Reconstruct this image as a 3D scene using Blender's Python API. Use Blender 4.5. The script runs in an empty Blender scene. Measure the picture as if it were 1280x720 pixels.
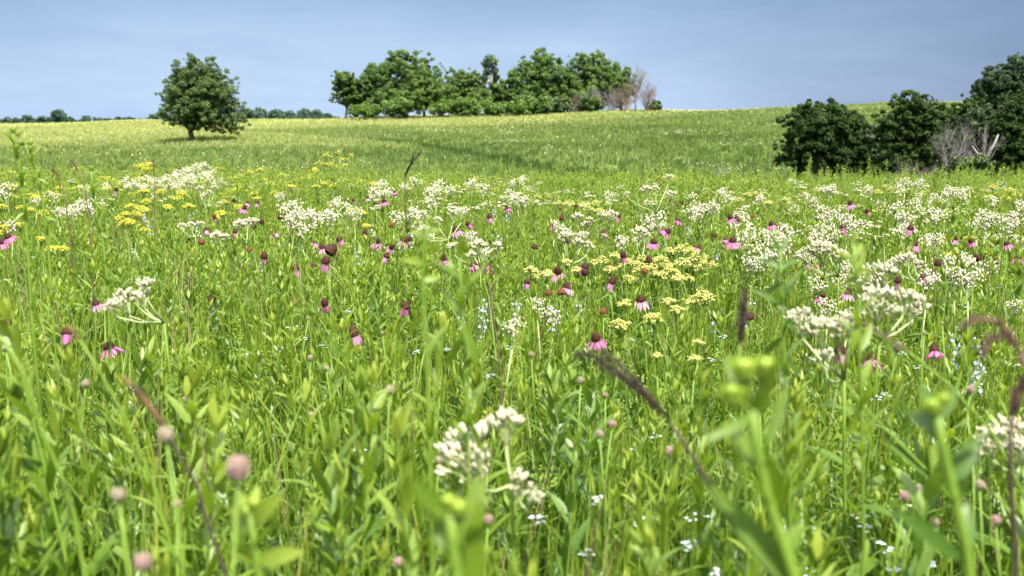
import bpy, math, random
import numpy as np
from mathutils import Vector, Matrix, Euler

random.seed(11)
RNG = np.random.default_rng(11)
R = math.radians
SC = bpy.context.scene
COL = SC.collection

# ------------------------------------------------------------------ camera numbers
H = 1.35
FPX = 1244.0                       # focal length in pixels of the 1280 px wide photograph
TH = math.atan((360 - 152) / FPX)  # pitch below the horizon
CT, ST = math.cos(TH), math.sin(TH)

def ray(px, py):
    u = (px - 640) / FPX
    v = (360 - py) / FPX
    return (u, v * ST + CT, v * CT - ST)

def P(px, py, d):
    """world point seen at (px, py) at forward distance d (along y)"""
    r = ray(px, py)
    k = d / r[1]
    return Vector((r[0] * k, d, H + r[2] * k))

def slope(py):
    r = ray(640, py)
    return -r[2] / r[1]            # drop per metre

def to_px(x, y, z):
    f = y * CT - (z - H) * ST
    v = y * ST + (z - H) * CT
    return 640 + x / f * FPX, 360 - v / f * FPX

# ------------------------------------------------------------------ terrain
CR_Y = 160.0
_cpx = np.array([-900, 0, 300, 400, 450, 600, 820, 950, 1100, 1280, 2200])
_crow = np.array([158, 155, 151, 149, 146, 143.5, 138.5, 136, 131, 127, 118])
_cx = np.array([P(a, 150, CR_Y).x for a in _cpx])
_cz = np.array([P(640, b, CR_Y).z for b in _crow])

def smooth(a, b, t):
    s = np.clip((t - a) / (b - a), 0, 1)
    return s * s * (3 - 2 * s)

GULLY = None
def terrain0(x, y):
    x = np.asarray(x, float); y = np.asarray(y, float)
    zc = np.interp(x * CR_Y / np.maximum(y, 90.0), _cx, _cz) - 0.25
    zv = -4.3 + 0.25 * np.sin(x * 0.05)
    z = zv * smooth(11.5, 38, y)
    s = np.clip((y - 42) / (CR_Y - 42), 0, 1)
    f = 1 - (1 - s) ** 1.35
    z = np.where(y > 42, zv + (zc - zv) * f, z)
    back = zc + (-1.0 - zc) * smooth(CR_Y, 420, y)
    z = np.where(y > CR_Y, back, z)
    z = z + (0.10 * np.sin(x * 0.31 + 1.3) * np.sin(y * 0.17) + 0.16 * np.sin(x * 0.11 - 0.6 + y * 0.05)) * smooth(20, 60, y)
    return z

def hit0(px, py):
    for d in np.arange(44, 158, 0.4):
        p = P(px, py, d)
        if p.z <= terrain0(p.x, p.y):
            return p
    return P(px, py, 158)

GPX = [(470, 177), (520, 181), (552, 186), (600, 194), (650, 204), (700, 214), (735, 220), (790, 232)]
GP = np.array([[hit0(a, b).x, hit0(a, b).y] for a, b in GPX])

def gully_dist(x, y):
    best = np.full(np.shape(x), 1e9); side = np.zeros(np.shape(x)); al = np.zeros(np.shape(x))
    n = len(GP) - 1
    for i in range(n):
        a, b = GP[i], GP[i + 1]
        d = b - a; L = d @ d
        t = np.clip(((x - a[0]) * d[0] + (y - a[1]) * d[1]) / L, 0, 1)
        qx, qy = a[0] + t * d[0], a[1] + t * d[1]
        dd = np.hypot(x - qx, y - qy)
        sd = -np.sign(d[0] * (y - a[1]) - d[1] * (x - a[0]))
        m = dd < best
        best = np.where(m, dd, best); side = np.where(m, sd, side); al = np.where(m, (i + t) / n, al)
    return best, side, al

def terrain(x, y):
    x = np.asarray(x, float); y = np.asarray(y, float)
    z = terrain0(x, y)
    d, s, al = gully_dist(x, y)
    amp = 0.25 + 0.75 * np.sin(np.clip(al, 0.02, 1) * 2.4)
    z = z - 0.7 * amp * np.exp(-(d / 1.7) ** 2)
    up = np.where(s < 0, 1.0, 0.0)
    z = z + 0.35 * amp * up * (1 - np.exp(-(d / 2.2) ** 2)) * np.exp(-(d / 11.0) ** 2)
    return z

def tz(x, y):
    return float(terrain(np.array([x]), np.array([y]))[0])

# ------------------------------------------------------------------ mesh builder
class MB:
    def __init__(s):
        s.v = []; s.f = []; s.t = []; s.m = []
    def vert(s, p, t=0.0):
        s.v.append((p[0], p[1], p[2])); s.t.append(t); return len(s.v) - 1
    def face(s, idx, m=0):
        s.f.append(tuple(idx)); s.m.append(m)
    def tube(s, pts, rad, n=6, m=0, t=0.0, cap=True):
        pts = [Vector(p) for p in pts]
        rings = []
        ref = Vector((0.31, 0.87, 0.11)).normalized()
        for i, p in enumerate(pts):
            d = (pts[min(i + 1, len(pts) - 1)] - pts[max(i - 1, 0)])
            if d.length < 1e-9: d = Vector((0, 0, 1))
            d.normalize()
            a = d.cross(ref)
            if a.length < 0.1: a = d.cross(Vector((1, 0, 0)))
            a.normalize(); b = d.cross(a)
            r = rad[i] if hasattr(rad, '__len__') else rad
            rings.append([s.vert(p + a * (r * math.cos(2 * math.pi * k / n)) + b * (r * math.sin(2 * math.pi * k / n)),
                                 t[i] if hasattr(t, '__len__') else t) for k in range(n)])
        for i in range(len(rings) - 1):
            for k in range(n):
                s.face((rings[i][k], rings[i][(k + 1) % n], rings[i + 1][(k + 1) % n], rings[i + 1][k]), m)
        if cap and n > 2:
            s.face(rings[-1], m); s.face(rings[0][::-1], m)
    def leaf(s, p, d, up, L, W, droop=0.4, segs=4, fold=0.25, peak=0.4, m=0, t0=0.0, t1=None, twist=0.0):
        """a bent lanceolate leaf with a folded midrib"""
        if t1 is None: t1 = t0
        p = Vector(p); d = Vector(d).normalized(); up = Vector(up)
        side = d.cross(up)
        if side.length < 1e-4: side = d.cross(Vector((1, 0, 0.2)))
        side.normalize(); nrm = side.cross(d).normalized()
        prev = None; pos = p.copy(); step = L / segs
        for i in range(segs + 1):
            q = i / segs
            w = W * 0.5 * (math.sin(math.pi * min(1, q ** (math.log(0.5) / math.log(peak)))) ** 0.8 if 0 < q < 1 else 0.0)
            if i == 0: w = W * 0.10
            tt = t0 + (t1 - t0) * q
            if i == segs:
                cur = [s.vert(pos, tt)]
            else:
                a = twist * q
                sd = side * math.cos(a) + nrm * math.sin(a)
                cur = [s.vert(pos - sd * w + nrm * (w * fold), tt), s.vert(pos, tt), s.vert(pos + sd * w + nrm * (w * fold), tt)]
            if prev:
                if len(cur) == 3:
                    s.face((prev[0], prev[1], cur[1], cur[0]), m); s.face((prev[1], prev[2], cur[2], cur[1]), m)
                else:
                    s.face((prev[0], prev[1], cur[0]), m); s.face((prev[1], prev[2], cur[0]), m)
            prev = cur
            rot = Matrix.Rotation(-droop / segs, 3, side)
            d = rot @ d; nrm = rot @ nrm
            pos = pos + d * step
    def ball(s, c, r, seg=6, rings=4, m=0, t=0.0, sz=1.0, axis=None, jit=0.0):
        c = Vector(c)
        q = Vector((0, 0, 1)).rotation_difference(Vector(axis)) if axis is not None else None
        rows = []
        for i in range(rings + 1):
            th = math.pi * i / rings
            if i in (0, rings):
                o = Vector((0, 0, r * sz * math.cos(th)))
                if q: o = q @ o
                rows.append([s.vert(c + o, t)])
            else:
                row = []
                for k in range(seg):
                    a = 2 * math.pi * (k + 0.5 * (i % 2)) / seg
                    rr = r * (1 + random.uniform(-jit, jit))
                    o = Vector((rr * math.sin(th) * math.cos(a), rr * math.sin(th) * math.sin(a), rr * sz * math.cos(th)))
                    if q: o = q @ o
                    row.append(s.vert(c + o, t))
                rows.append(row)
        for i in range(rings):
            A, B = rows[i], rows[i + 1]
            for k in range(seg):
                k2 = (k + 1) % seg
                if len(A) == 1: s.face((A[0], B[k], B[k2]), m)
                elif len(B) == 1: s.face((A[k], B[0], A[k2]), m)
                else: s.face((A[k], B[k], B[k2], A[k2]), m)
    def mesh(s, name, mats, smooth_=True):
        me = bpy.data.meshes.new(name)
        me.from_pydata(s.v, [], s.f)
        for mt in (mats if isinstance(mats, (list, tuple)) else [mats]): me.materials.append(mt)
        me.polygons.foreach_set('material_index', s.m)
        if smooth_: me.polygons.foreach_set('use_smooth', [True] * len(s.f))
        at = me.attributes.new('tint', 'FLOAT', 'POINT'); at.data.foreach_set('value', s.t)
        me.update()
        return me

def np_mesh(name, V, F, mats, tint=None, midx=None, smooth_=False):
    """V (n,3), F (m,k) with constant k"""
    me = bpy.data.meshes.new(name)
    n, k = F.shape
    me.vertices.add(len(V)); me.vertices.foreach_set('co', V.astype(np.float32).ravel())
    me.loops.add(n * k); me.loops.foreach_set('vertex_index', F.astype(np.int32).ravel())
    me.polygons.add(n); me.polygons.foreach_set('loop_start', np.arange(0, n * k, k, dtype=np.int32))
    for mt in (mats if isinstance(mats, (list, tuple)) else [mats]): me.materials.append(mt)
    if midx is not None: me.polygons.foreach_set('material_index', midx.astype(np.int32))
    me.polygons.foreach_set('use_smooth', np.full(n, smooth_))
    if tint is not None:
        at = me.attributes.new('tint', 'FLOAT', 'POINT'); at.data.foreach_set('value', tint.astype(np.float32))
    me.update(calc_edges=True); me.validate()
    return me

def link(name, me, parent=None, loc=(0, 0, 0), rot=None, scale=None):
    o = bpy.data.objects.new(name, me); COL.objects.link(o)
    if parent: o.parent = parent
    o.location = loc
    if rot is not None: o.rotation_euler = rot
    if scale is not None: o.scale = scale
    return o

def thing(name, loc, label=None, cat=None, group=None, rz=0.0, me=None):
    o = bpy.data.objects.new(name, me); COL.objects.link(o)
    o.location = loc; o.rotation_euler = (0, 0, rz)
    if label: o['label'] = label
    if cat: o['category'] = cat
    if group: o['group'] = group
    return o

# ------------------------------------------------------------------ materials
def new_mat(name):
    m = bpy.data.materials.new(name); m.use_nodes = True
    nt = m.node_tree; nt.nodes.clear()
    return m, nt, nt.nodes, nt.links

def mixcol(nt, fac, a, b, mode='MIX'):
    n = nt.nodes.new('ShaderNodeMix'); n.data_type = 'RGBA'; n.blend_type = mode; n.clamp_factor = True
    for sock, val in ((n.inputs[0], fac), (n.inputs[6], a), (n.inputs[7], b)):
        if hasattr(val, 'links') or isinstance(val, bpy.types.NodeSocket): nt.links.new(val, sock)
        elif isinstance(val, tuple): sock.default_value = (*val[:3], 1)
        else: sock.default_value = val
    return n.outputs[2]

def mathn(nt, op, a, b=0.0, c=0.0, clamp=False):
    n = nt.nodes.new('ShaderNodeMath'); n.operation = op; n.use_clamp = clamp
    for i, v in enumerate((a, b, c)):
        if isinstance(v, bpy.types.NodeSocket): nt.links.new(v, n.inputs[i])
        else: n.inputs[i].default_value = v
    return n.outputs[0]

def noise(nt, scale, detail=3.0, rough=0.5, vec=None):
    n = nt.nodes.new('ShaderNodeTexNoise'); n.inputs['Scale'].default_value = scale
    n.inputs['Detail'].default_value = detail; n.inputs['Roughness'].default_value = rough
    if vec is None:
        vec = nt.nodes.new('ShaderNodeNewGeometry').outputs['Position']
    nt.links.new(vec, n.inputs['Vector'])
    return n.outputs['Fac']

def leaf_mat(name, dark, light, tip, trans=0.35, nscale=1.2, rough=0.42, spec=0.42, tboost=(1.28, 1.35, 0.7), rnd=0.6, fine=0.0):
    m, nt, N, L = new_mat(name)
    oi = N.new('ShaderNodeObjectInfo').outputs['Random']
    ns = noise(nt, nscale, 3)
    f = mathn(nt, 'MULTIPLY_ADD', ns, 1.6, -0.55)
    f = mathn(nt, 'MULTIPLY_ADD', oi, rnd, f)
    f = mathn(nt, 'SUBTRACT', f, rnd * 0.3, clamp=True)
    c = mixcol(nt, f, dark, light)
    at = N.new('ShaderNodeAttribute'); at.attribute_name = 'tint'
    c = mixcol(nt, at.outputs['Fac'], c, tip)
    if fine:
        n2 = noise(nt, fine, 2)
        c = mixcol(nt, mathn(nt, 'MULTIPLY_ADD', n2, 1.5, -0.4, clamp=True), mixcol(nt, 1.0, c, (0.78, 0.76, 0.66), 'MULTIPLY'), c)
    pb = N.new('ShaderNodeBsdfPrincipled')
    L.new(c, pb.inputs['Base Color']); pb.inputs['Roughness'].default_value = rough
    pb.inputs['Specular IOR Level'].default_value = spec
    tr = N.new('ShaderNodeBsdfTranslucent')
    L.new(mixcol(nt, 1.0, c, tboost, 'MULTIPLY'), tr.inputs['Color'])
    mx = N.new('ShaderNodeMixShader'); mx.inputs[0].default_value = trans
    L.new(pb.outputs[0], mx.inputs[1]); L.new(tr.outputs[0], mx.inputs[2])
    out = N.new('ShaderNodeOutputMaterial'); L.new(mx.outputs[0], out.inputs['Surface'])
    return m

def plain_mat(name, a, b, nscale=60.0, rough=0.7, trans=0.0, bump=0.0, spec=0.3, tip=None, rnd=0.0):
    m, nt, N, L = new_mat(name)
    ns = noise(nt, nscale, 4)
    f = mathn(nt, 'MULTIPLY_ADD', ns, 2.0, -0.5, clamp=True)
    if rnd:
        f = mathn(nt, 'MULTIPLY_ADD', N.new('ShaderNodeObjectInfo').outputs['Random'], rnd, mathn(nt, 'SUBTRACT', f, rnd * 0.5), clamp=True)
    c = mixcol(nt, f, a, b)
    if tip:
        at = N.new('ShaderNodeAttribute'); at.attribute_name = 'tint'
        c = mixcol(nt, at.outputs['Fac'], c, tip)
    pb = N.new('ShaderNodeBsdfPrincipled'); L.new(c, pb.inputs['Base Color'])
    pb.inputs['Roughness'].default_value = rough; pb.inputs['Specular IOR Level'].default_value = spec
    if bump:
        bn = N.new('ShaderNodeBump'); bn.inputs['Strength'].default_value = bump; bn.inputs['Distance'].default_value = 0.01
        L.new(ns, bn.inputs['Height']); L.new(bn.outputs[0], pb.inputs['Normal'])
    sh = pb.outputs[0]
    if trans:
        tr = N.new('ShaderNodeBsdfTranslucent'); L.new(c, tr.inputs['Color'])
        mx = N.new('ShaderNodeMixShader'); mx.inputs[0].default_value = trans
        L.new(sh, mx.inputs[1]); L.new(tr.outputs[0], mx.inputs[2]); sh = mx.outputs[0]
    out = N.new('ShaderNodeOutputMaterial'); L.new(sh, out.inputs['Surface'])
    return m

M = {}
M['forb'] = leaf_mat('forb_leaf', (0.082, 0.168, 0.012), (0.155, 0.250, 0.016), (0.30, 0.37, 0.05), 0.40, 1.3, rnd=0.9, fine=70)
M['forb2'] = leaf_mat('bluish_leaf', (0.055, 0.135, 0.022), (0.095, 0.185, 0.030), (0.20, 0.29, 0.04), 0.34, 1.1, fine=80, rough=0.4, spec=0.45)
M['grass'] = leaf_mat('grass_blade', (0.092, 0.175, 0.016), (0.170, 0.260, 0.026), (0.28, 0.30, 0.06), 0.40, 0.9)
M['fine'] = leaf_mat('fine_leaf', (0.065, 0.145, 0.020), (0.115, 0.205, 0.025), (0.20, 0.28, 0.04), 0.36, 1.0)
M['straw'] = plain_mat('dry_straw', (0.20, 0.14, 0.07), (0.36, 0.28, 0.15), 12, 0.7, 0.15, rnd=0.5)
M['stemgreen'] = plain_mat('green_stem', (0.11, 0.20, 0.02), (0.17, 0.26, 0.03), 20, 0.5, 0.1)
M['palestem'] = plain_mat('pale_stem', (0.26, 0.33, 0.12), (0.36, 0.40, 0.18), 30, 0.6, 0.1)
M['white'] = plain_mat('cream_bud', (0.40, 0.42, 0.25), (0.60, 0.60, 0.42), 260, 0.7, 0.18, tip=(0.48, 0.34, 0.24))
M['yellow'] = plain_mat('yellow_floret', (0.44, 0.41, 0.03), (0.56, 0.52, 0.06), 40, 0.7, 0.2, tip=(0.30, 0.38, 0.05), rnd=0.6)
M['paleyellow'] = plain_mat('pale_yellow_floret', (0.44, 0.43, 0.09), (0.52, 0.50, 0.16), 40, 0.7, 0.2, tip=(0.32, 0.39, 0.11), rnd=0.6)
M['pink'] = plain_mat('pink_petal', (0.40, 0.07, 0.22), (0.50, 0.12, 0.29), 60, 0.55, 0.3, tip=(0.55, 0.22, 0.38), rnd=0.5)
M['palepink'] = plain_mat('pale_pink_petal', (0.44, 0.14, 0.28), (0.54, 0.23, 0.38), 60, 0.55, 0.3, tip=(0.58, 0.33, 0.46), rnd=0.5)
M['cone'] = plain_mat('dark_cone', (0.022, 0.007, 0.004), (0.075, 0.018, 0.008), 220, 0.7, bump=0.5, tip=(0.045, 0.03, 0.012))
M['conebrown'] = plain_mat('orange_brown_cone', (0.07, 0.022, 0.007), (0.17, 0.062, 0.014), 220, 0.7, bump=0.5, tip=(0.25, 0.15, 0.04))
M['lilac'] = plain_mat('lilac_white_petal', (0.46, 0.47, 0.60), (0.56, 0.57, 0.66), 60, 0.6, 0.3)
M['purewhite'] = plain_mat('white_petal', (0.50, 0.54, 0.54), (0.60, 0.63, 0.62), 60, 0.6, 0.25)
M['budpink'] = plain_mat('pinkish_bud', (0.34, 0.28, 0.19), (0.44, 0.38, 0.26), 300, 0.8, 0.2, bump=0.3, tip=(0.40, 0.20, 0.22))
M['seed'] = plain_mat('dark_seed_head', (0.026, 0.018, 0.014), (0.085, 0.055, 0.040), 120, 0.8, 0.05)
M['seedpurple'] = plain_mat('purple_seed_head', (0.075, 0.042, 0.045), (0.20, 0.11, 0.075), 40, 0.8, 0.1)
M['seedtan'] = plain_mat('tan_seed_head', (0.10, 0.060, 0.035), (0.26, 0.15, 0.07), 40, 0.8, 0.1)
M['budgreen'] = plain_mat('green_bud', (0.20, 0.32, 0.03), (0.32, 0.42, 0.05), 50, 0.5, 0.2)
M['bark'] = plain_mat('grey_bark', (0.07, 0.055, 0.045), (0.17, 0.14, 0.115), 4, 0.9, bump=0.6)
M['deadwood'] = plain_mat('bleached_wood', (0.17, 0.15, 0.145), (0.30, 0.27, 0.26), 5, 0.9)
M['deadtan'] = plain_mat('tan_dead_twigs', (0.13, 0.095, 0.07), (0.26, 0.20, 0.15), 2, 0.9)
M['oak'] = leaf_mat('oak_leaf', (0.030, 0.066, 0.013), (0.058, 0.108, 0.018), (0.115, 0.17, 0.026), 0.22, 0.5, rough=0.42, spec=0.5, rnd=0.15)
M['elm'] = leaf_mat('elm_leaf', (0.034, 0.084, 0.014), (0.080, 0.160, 0.022), (0.16, 0.24, 0.032), 0.25, 0.35, rough=0.42, spec=0.45, rnd=0.5)
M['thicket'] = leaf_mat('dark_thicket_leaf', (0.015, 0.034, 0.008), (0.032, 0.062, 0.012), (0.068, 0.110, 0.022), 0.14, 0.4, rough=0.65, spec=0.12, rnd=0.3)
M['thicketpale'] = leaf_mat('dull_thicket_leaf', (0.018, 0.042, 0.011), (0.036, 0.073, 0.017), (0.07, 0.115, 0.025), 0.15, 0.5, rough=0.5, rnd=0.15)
M['fartree'] = leaf_mat('haze_blue_leaf', (0.020, 0.052, 0.030), (0.032, 0.075, 0.036), (0.06, 0.11, 0.05), 0.15, 0.05, rnd=0.4)  # the blue of distance haze is put into the leaf colour
M['shrub'] = leaf_mat('shrub_leaf', (0.05, 0.12, 0.012), (0.10, 0.19, 0.02), (0.16, 0.23, 0.03), 0.3, 0.4, rnd=0.4)

# ground: thatch and soil, greener further out
def ground_mat():
    m, nt, N, L = new_mat('meadow_soil')
    n1 = noise(nt, 0.9, 6, 0.6); n2 = noise(nt, 14.0, 4, 0.6); n3 = noise(nt, 0.06, 5, 0.6)
    a = mixcol(nt, mathn(nt, 'MULTIPLY_ADD', n2, 2, -0.5, clamp=True), (0.040, 0.034, 0.018), (0.075, 0.085, 0.025))
    b = mixcol(nt, mathn(nt, 'MULTIPLY_ADD', n1, 2, -0.5, clamp=True), (0.075, 0.115, 0.022), (0.11, 0.155, 0.03))
    b = mixcol(nt, mathn(nt, 'MULTIPLY_ADD', n3, 3, -1.0, clamp=True), b, (0.085, 0.12, 0.025))
    g = N.new('ShaderNodeNewGeometry'); sp = N.new('ShaderNodeSeparateXYZ'); L.new(g.outputs['Position'], sp.inputs[0])
    far = mathn(nt, 'MULTIPLY_ADD', sp.outputs['Y'], 1 / 14.0, -1.0, clamp=True)
    c = mixcol(nt, far, a, b)
    pb = N.new('ShaderNodeBsdfPrincipled'); L.new(c, pb.inputs['Base Color']); pb.inputs['Roughness'].default_value = 0.95
    pb.inputs['Specular IOR Level'].default_value = 0.1
    bn = N.new('ShaderNodeBump'); bn.inputs['Strength'].default_value = 0.6; bn.inputs['Distance'].default_value = 0.05
    L.new(n2, bn.inputs['Height']); L.new(bn.outputs[0], pb.inputs['Normal'])
    out = N.new('ShaderNodeOutputMaterial'); L.new(pb.outputs[0], out.inputs['Surface'])
    return m
M['ground'] = ground_mat()

def field_mat():
    """far-field grass: species patches set where they grow on the hill"""
    m, nt, N, L = new_mat('hill_grass')
    g = N.new('ShaderNodeNewGeometry'); pos = g.outputs['Position']
    sp = N.new('ShaderNodeSeparateXYZ'); L.new(pos, sp.inputs[0])
    mp = N.new('ShaderNodeMapping'); mp.inputs['Scale'].default_value = (0.5, 1.0, 0.0); L.new(pos, mp.inputs['Vector'])
    n1 = noise(nt, 0.10, 5, 0.62, mp.outputs[0]); n2 = noise(nt, 1.3, 4, 0.6, mp.outputs[0])
    at = N.new('ShaderNodeAttribute'); at.attribute_name = 'tint'
    base = mixcol(nt, mathn(nt, 'MULTIPLY_ADD', n1, 4.0, -1.5, clamp=True), (0.112, 0.170, 0.044), (0.185, 0.245, 0.068))
    base = mixcol(nt, mathn(nt, 'MULTIPLY_ADD', n2, 3.0, -1.0, clamp=True), mixcol(nt, 1.0, base, (0.72, 0.76, 0.8), 'MULTIPLY'), base)
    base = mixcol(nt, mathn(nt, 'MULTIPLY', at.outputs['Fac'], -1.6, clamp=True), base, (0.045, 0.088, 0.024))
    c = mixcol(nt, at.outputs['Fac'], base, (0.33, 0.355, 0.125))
    pb = N.new('ShaderNodeBsdfDiffuse'); L.new(c, pb.inputs['Color'])
    tr = N.new('ShaderNodeBsdfTranslucent'); L.new(mixcol(nt, 1.0, c, (1.4, 1.3, 0.8), 'MULTIPLY'), tr.inputs['Color'])
    mx = N.new('ShaderNodeMixShader'); mx.inputs[0].default_value = 0.3
    L.new(pb.outputs[0], mx.inputs[1]); L.new(tr.outputs[0], mx.inputs[2])
    out = N.new('ShaderNodeOutputMaterial'); L.new(mx.outputs[0], out.inputs['Surface'])
    return m
M['field'] = field_mat()

# ------------------------------------------------------------------ ground sheet
def build_ground():
    ys = np.concatenate([np.linspace(-12, 14, 40), np.arange(14.8, 165, 0.9), np.geomspace(166, 1150, 34)])
    xh = np.concatenate([np.arange(0, 60, 0.9), np.geomspace(60, 900, 45)])
    xs = np.concatenate([-xh[::-1][:-1], xh])
    X, Y = np.meshgrid(xs, ys)
    Z = terrain(X, Y)
    V = np.stack([X, Y, Z], -1).reshape(-1, 3)
    nx = len(xs); ny = len(ys)
    i = np.arange(nx * ny).reshape(ny, nx)
    F = np.stack([i[:-1, :-1], i[:-1, 1:], i[1:, 1:], i[1:, :-1]], -1).reshape(-1, 4)
    o = link('ground', np_mesh('ground', V, F, M['ground'], smooth_=True)); o['kind'] = 'structure'
build_ground()

# ------------------------------------------------------------------ hill grass and its flecks of flowers
def patch(x, y, s, ph=0.0):
    return np.sin(x * s + ph + 1.3 * np.sin(y * s * .8 + ph)) * np.sin(y * s * 1.1 + .7 * x * s + 2 * ph)

def hill_cover():
    rng = np.random.default_rng(5)
    def scatter(n, y0, y1, power=1.0):
        u = rng.random(n * 2)
        y = y0 + (y1 - y0) * u ** power
        x = rng.uniform(-1, 1, n * 2) * (0.56 * y + 10)
        # rejection to even density: keep with prob ~ width
        return x[:n], y[:n]
    # area weighted
    def area(n, y0, y1):
        y = np.sqrt(rng.uniform(y0 ** 2, y1 ** 2, n)); x = rng.uniform(-1, 1, n) * (0.56 * y + 8)
        return x, y
    x1, y1 = area(80000, 44, 166); x2, y2 = area(9000, 14, 44)
    t3 = rng.uniform(0.15, len(GP) - 1.001, 5200); i3 = t3.astype(int); f3 = (t3 - i3)[:, None]
    q3 = GP[i3] * (1 - f3) + GP[i3 + 1] * f3 + rng.normal(0, 1, (5200, 2)) * (0.25 + 0.55 * (t3 / len(GP)))[:, None]
    x = np.concatenate([x1, x2, q3[:, 0]]); y = np.concatenate([y1, y2, q3[:, 1]])
    sedge = np.arange(len(x)) >= len(x1) + len(x2)
    z = terrain(x, y)
    px, py = to_px(x, y, z)
    gd, gs, ga = gully_dist(x, y)
    # height of growth
    lump = 0.5 + 0.5 * np.sin(x * 0.23 + np.sin(y * 0.19) * 2) * np.sin(y * 0.16 + x * 0.07)
    h = 0.26 + 0.24 * rng.random(len(x)) + 0.22 * lump * rng.random(len(x))
    h = np.where((gd < 1.5) & (ga > .05), h * (1.2 + .35 * np.sin(ga * 2.6)), h)
    # yellow-green strip of species along the crest and over the left/centre slope
    crest = np.clip((y - 92) / 45, 0, 1) * np.clip((900 - px) / 260, 0.15, 1)
    mid = np.clip((py < 186) * (px < 560) * 0.3, 0, 1)
    tint = np.clip(crest * 0.95 + mid + rng.normal(0, 0.16, len(x)) + 0.12 * (lump - 0.5), 0, 1)
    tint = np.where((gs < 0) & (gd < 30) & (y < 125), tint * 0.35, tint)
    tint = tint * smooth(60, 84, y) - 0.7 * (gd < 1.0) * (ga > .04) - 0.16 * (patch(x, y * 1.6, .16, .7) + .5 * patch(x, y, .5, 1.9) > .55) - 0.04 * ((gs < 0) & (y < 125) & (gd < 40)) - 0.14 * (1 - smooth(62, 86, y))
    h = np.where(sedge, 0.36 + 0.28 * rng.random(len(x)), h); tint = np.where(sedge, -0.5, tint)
    nb = 7
    n = len(x)
    X = np.repeat(x, nb) + rng.normal(0, 0.20, n * nb); Y = np.repeat(y, nb) + rng.normal(0, 0.20, n * nb)
    Z = terrain(X, Y) - 0.03
    hh = np.repeat(h, nb) * rng.uniform(0.6, 1.15, n * nb)
    a = rng.uniform(0, 2 * math.pi, n * nb); w = rng.uniform(0.03, 0.07, n * nb)
    lean = rng.normal(0, 0.22, (n * nb, 2))
    dx, dy = np.cos(a) * w, np.sin(a) * w
    T = np.stack([X + lean[:, 0] * hh, Y + lean[:, 1] * hh, Z + hh], -1)
    Mx = np.stack([X + lean[:, 0] * hh * .35, Y + lean[:, 1] * hh * .35, Z + hh * .55], -1)
    dv = np.stack([dx, dy, np.zeros_like(dx)], -1)
    B = np.stack([X, Y, Z], -1)
    V = np.stack([B - dv, B + dv, Mx + dv * 1.2, T + dv * 0.25], 1).reshape(-1, 3)
    k = np.arange(n * nb) * 4
    F = np.stack([k, k + 1, k + 2, k + 3], -1)
    tt = np.repeat(np.clip(np.repeat(tint, nb) + np.repeat(rng.normal(0, 0.16, n), nb) + rng.normal(0, 0.16, n * nb), -0.6, 1), 4)
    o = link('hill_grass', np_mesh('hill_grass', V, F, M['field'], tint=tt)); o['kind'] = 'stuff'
    o['label'] = 'green and yellowish grass covering the hillside below the trees'; o['category'] = 'grass'
    # flecks
    def flecks(name, x, y, size, mat, label, top):
        n = len(x); nb = 3
        X = np.repeat(x, nb) + rng.normal(0, 0.10, n * nb); Y = np.repeat(y, nb) + rng.normal(0, 0.10, n * nb)
        Z = terrain(X, Y) + top + rng.uniform(-.05, .08, n * nb)
        s = size * rng.uniform(0.5, 1.3, n * nb)
        a = rng.uniform(0, 2 * math.pi, n * nb)
        c, sn = np.cos(a), np.sin(a)
        C = np.stack([X, Y, Z], -1)
        u = np.stack([c, sn, rng.normal(0, .3, n * nb)], -1) * s[:, None]
        v = np.stack([-sn * .7, c * .7, rng.normal(0.35, .3, n * nb)], -1) * s[:, None] * 0.8
        V = np.stack([C - u, C + v, C + u, C - v], 1).reshape(-1, 3)
        k = np.arange(n * nb) * 4
        o = link(name, np_mesh(name, V, np.stack([k, k + 1, k + 2, k + 3], -1), mat, tint=np.repeat(rng.random(n * nb) * .3, 4)))
        o['kind'] = 'stuff'; o['label'] = label; o['category'] = 'wildflowers'
    x, y = area(34000, 44, 158)
    gd, gs, ga = gully_dist(x, y)
    cl = np.sin(x * 0.21 + 1.7 * np.sin(y * 0.11)) * np.sin(y * 0.33 + 0.5 * x * 0.11) + rng.normal(0, .45, len(x))
    keep = (cl > 0.72) & (gd > 1.5)
    flecks('white_hill_flowers', x[keep], y[keep], 0.048, M['white'], 'white flecks of wildflowers scattered over the hillside grass', 0.42)
    x, y = area(34000, 56, 164)
    px, py = to_px(x, y, terrain(x, y))
    cl = np.sin(x * 0.13 + 2.1 * np.sin(y * 0.07)) + 1.5 * np.clip((y - 115) / 45, -0.3, 1) - np.clip((px - 700) / 500, 0, 1) * 0.6 + rng.normal(0, .5, len(x))
    keep = cl > 1.15
    flecks('yellow_hill_flowers', x[keep], y[keep], 0.06, M['paleyellow'], 'dull yellow wildflowers thick along the crest of the hill', 0.42)
hill_cover()

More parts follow.
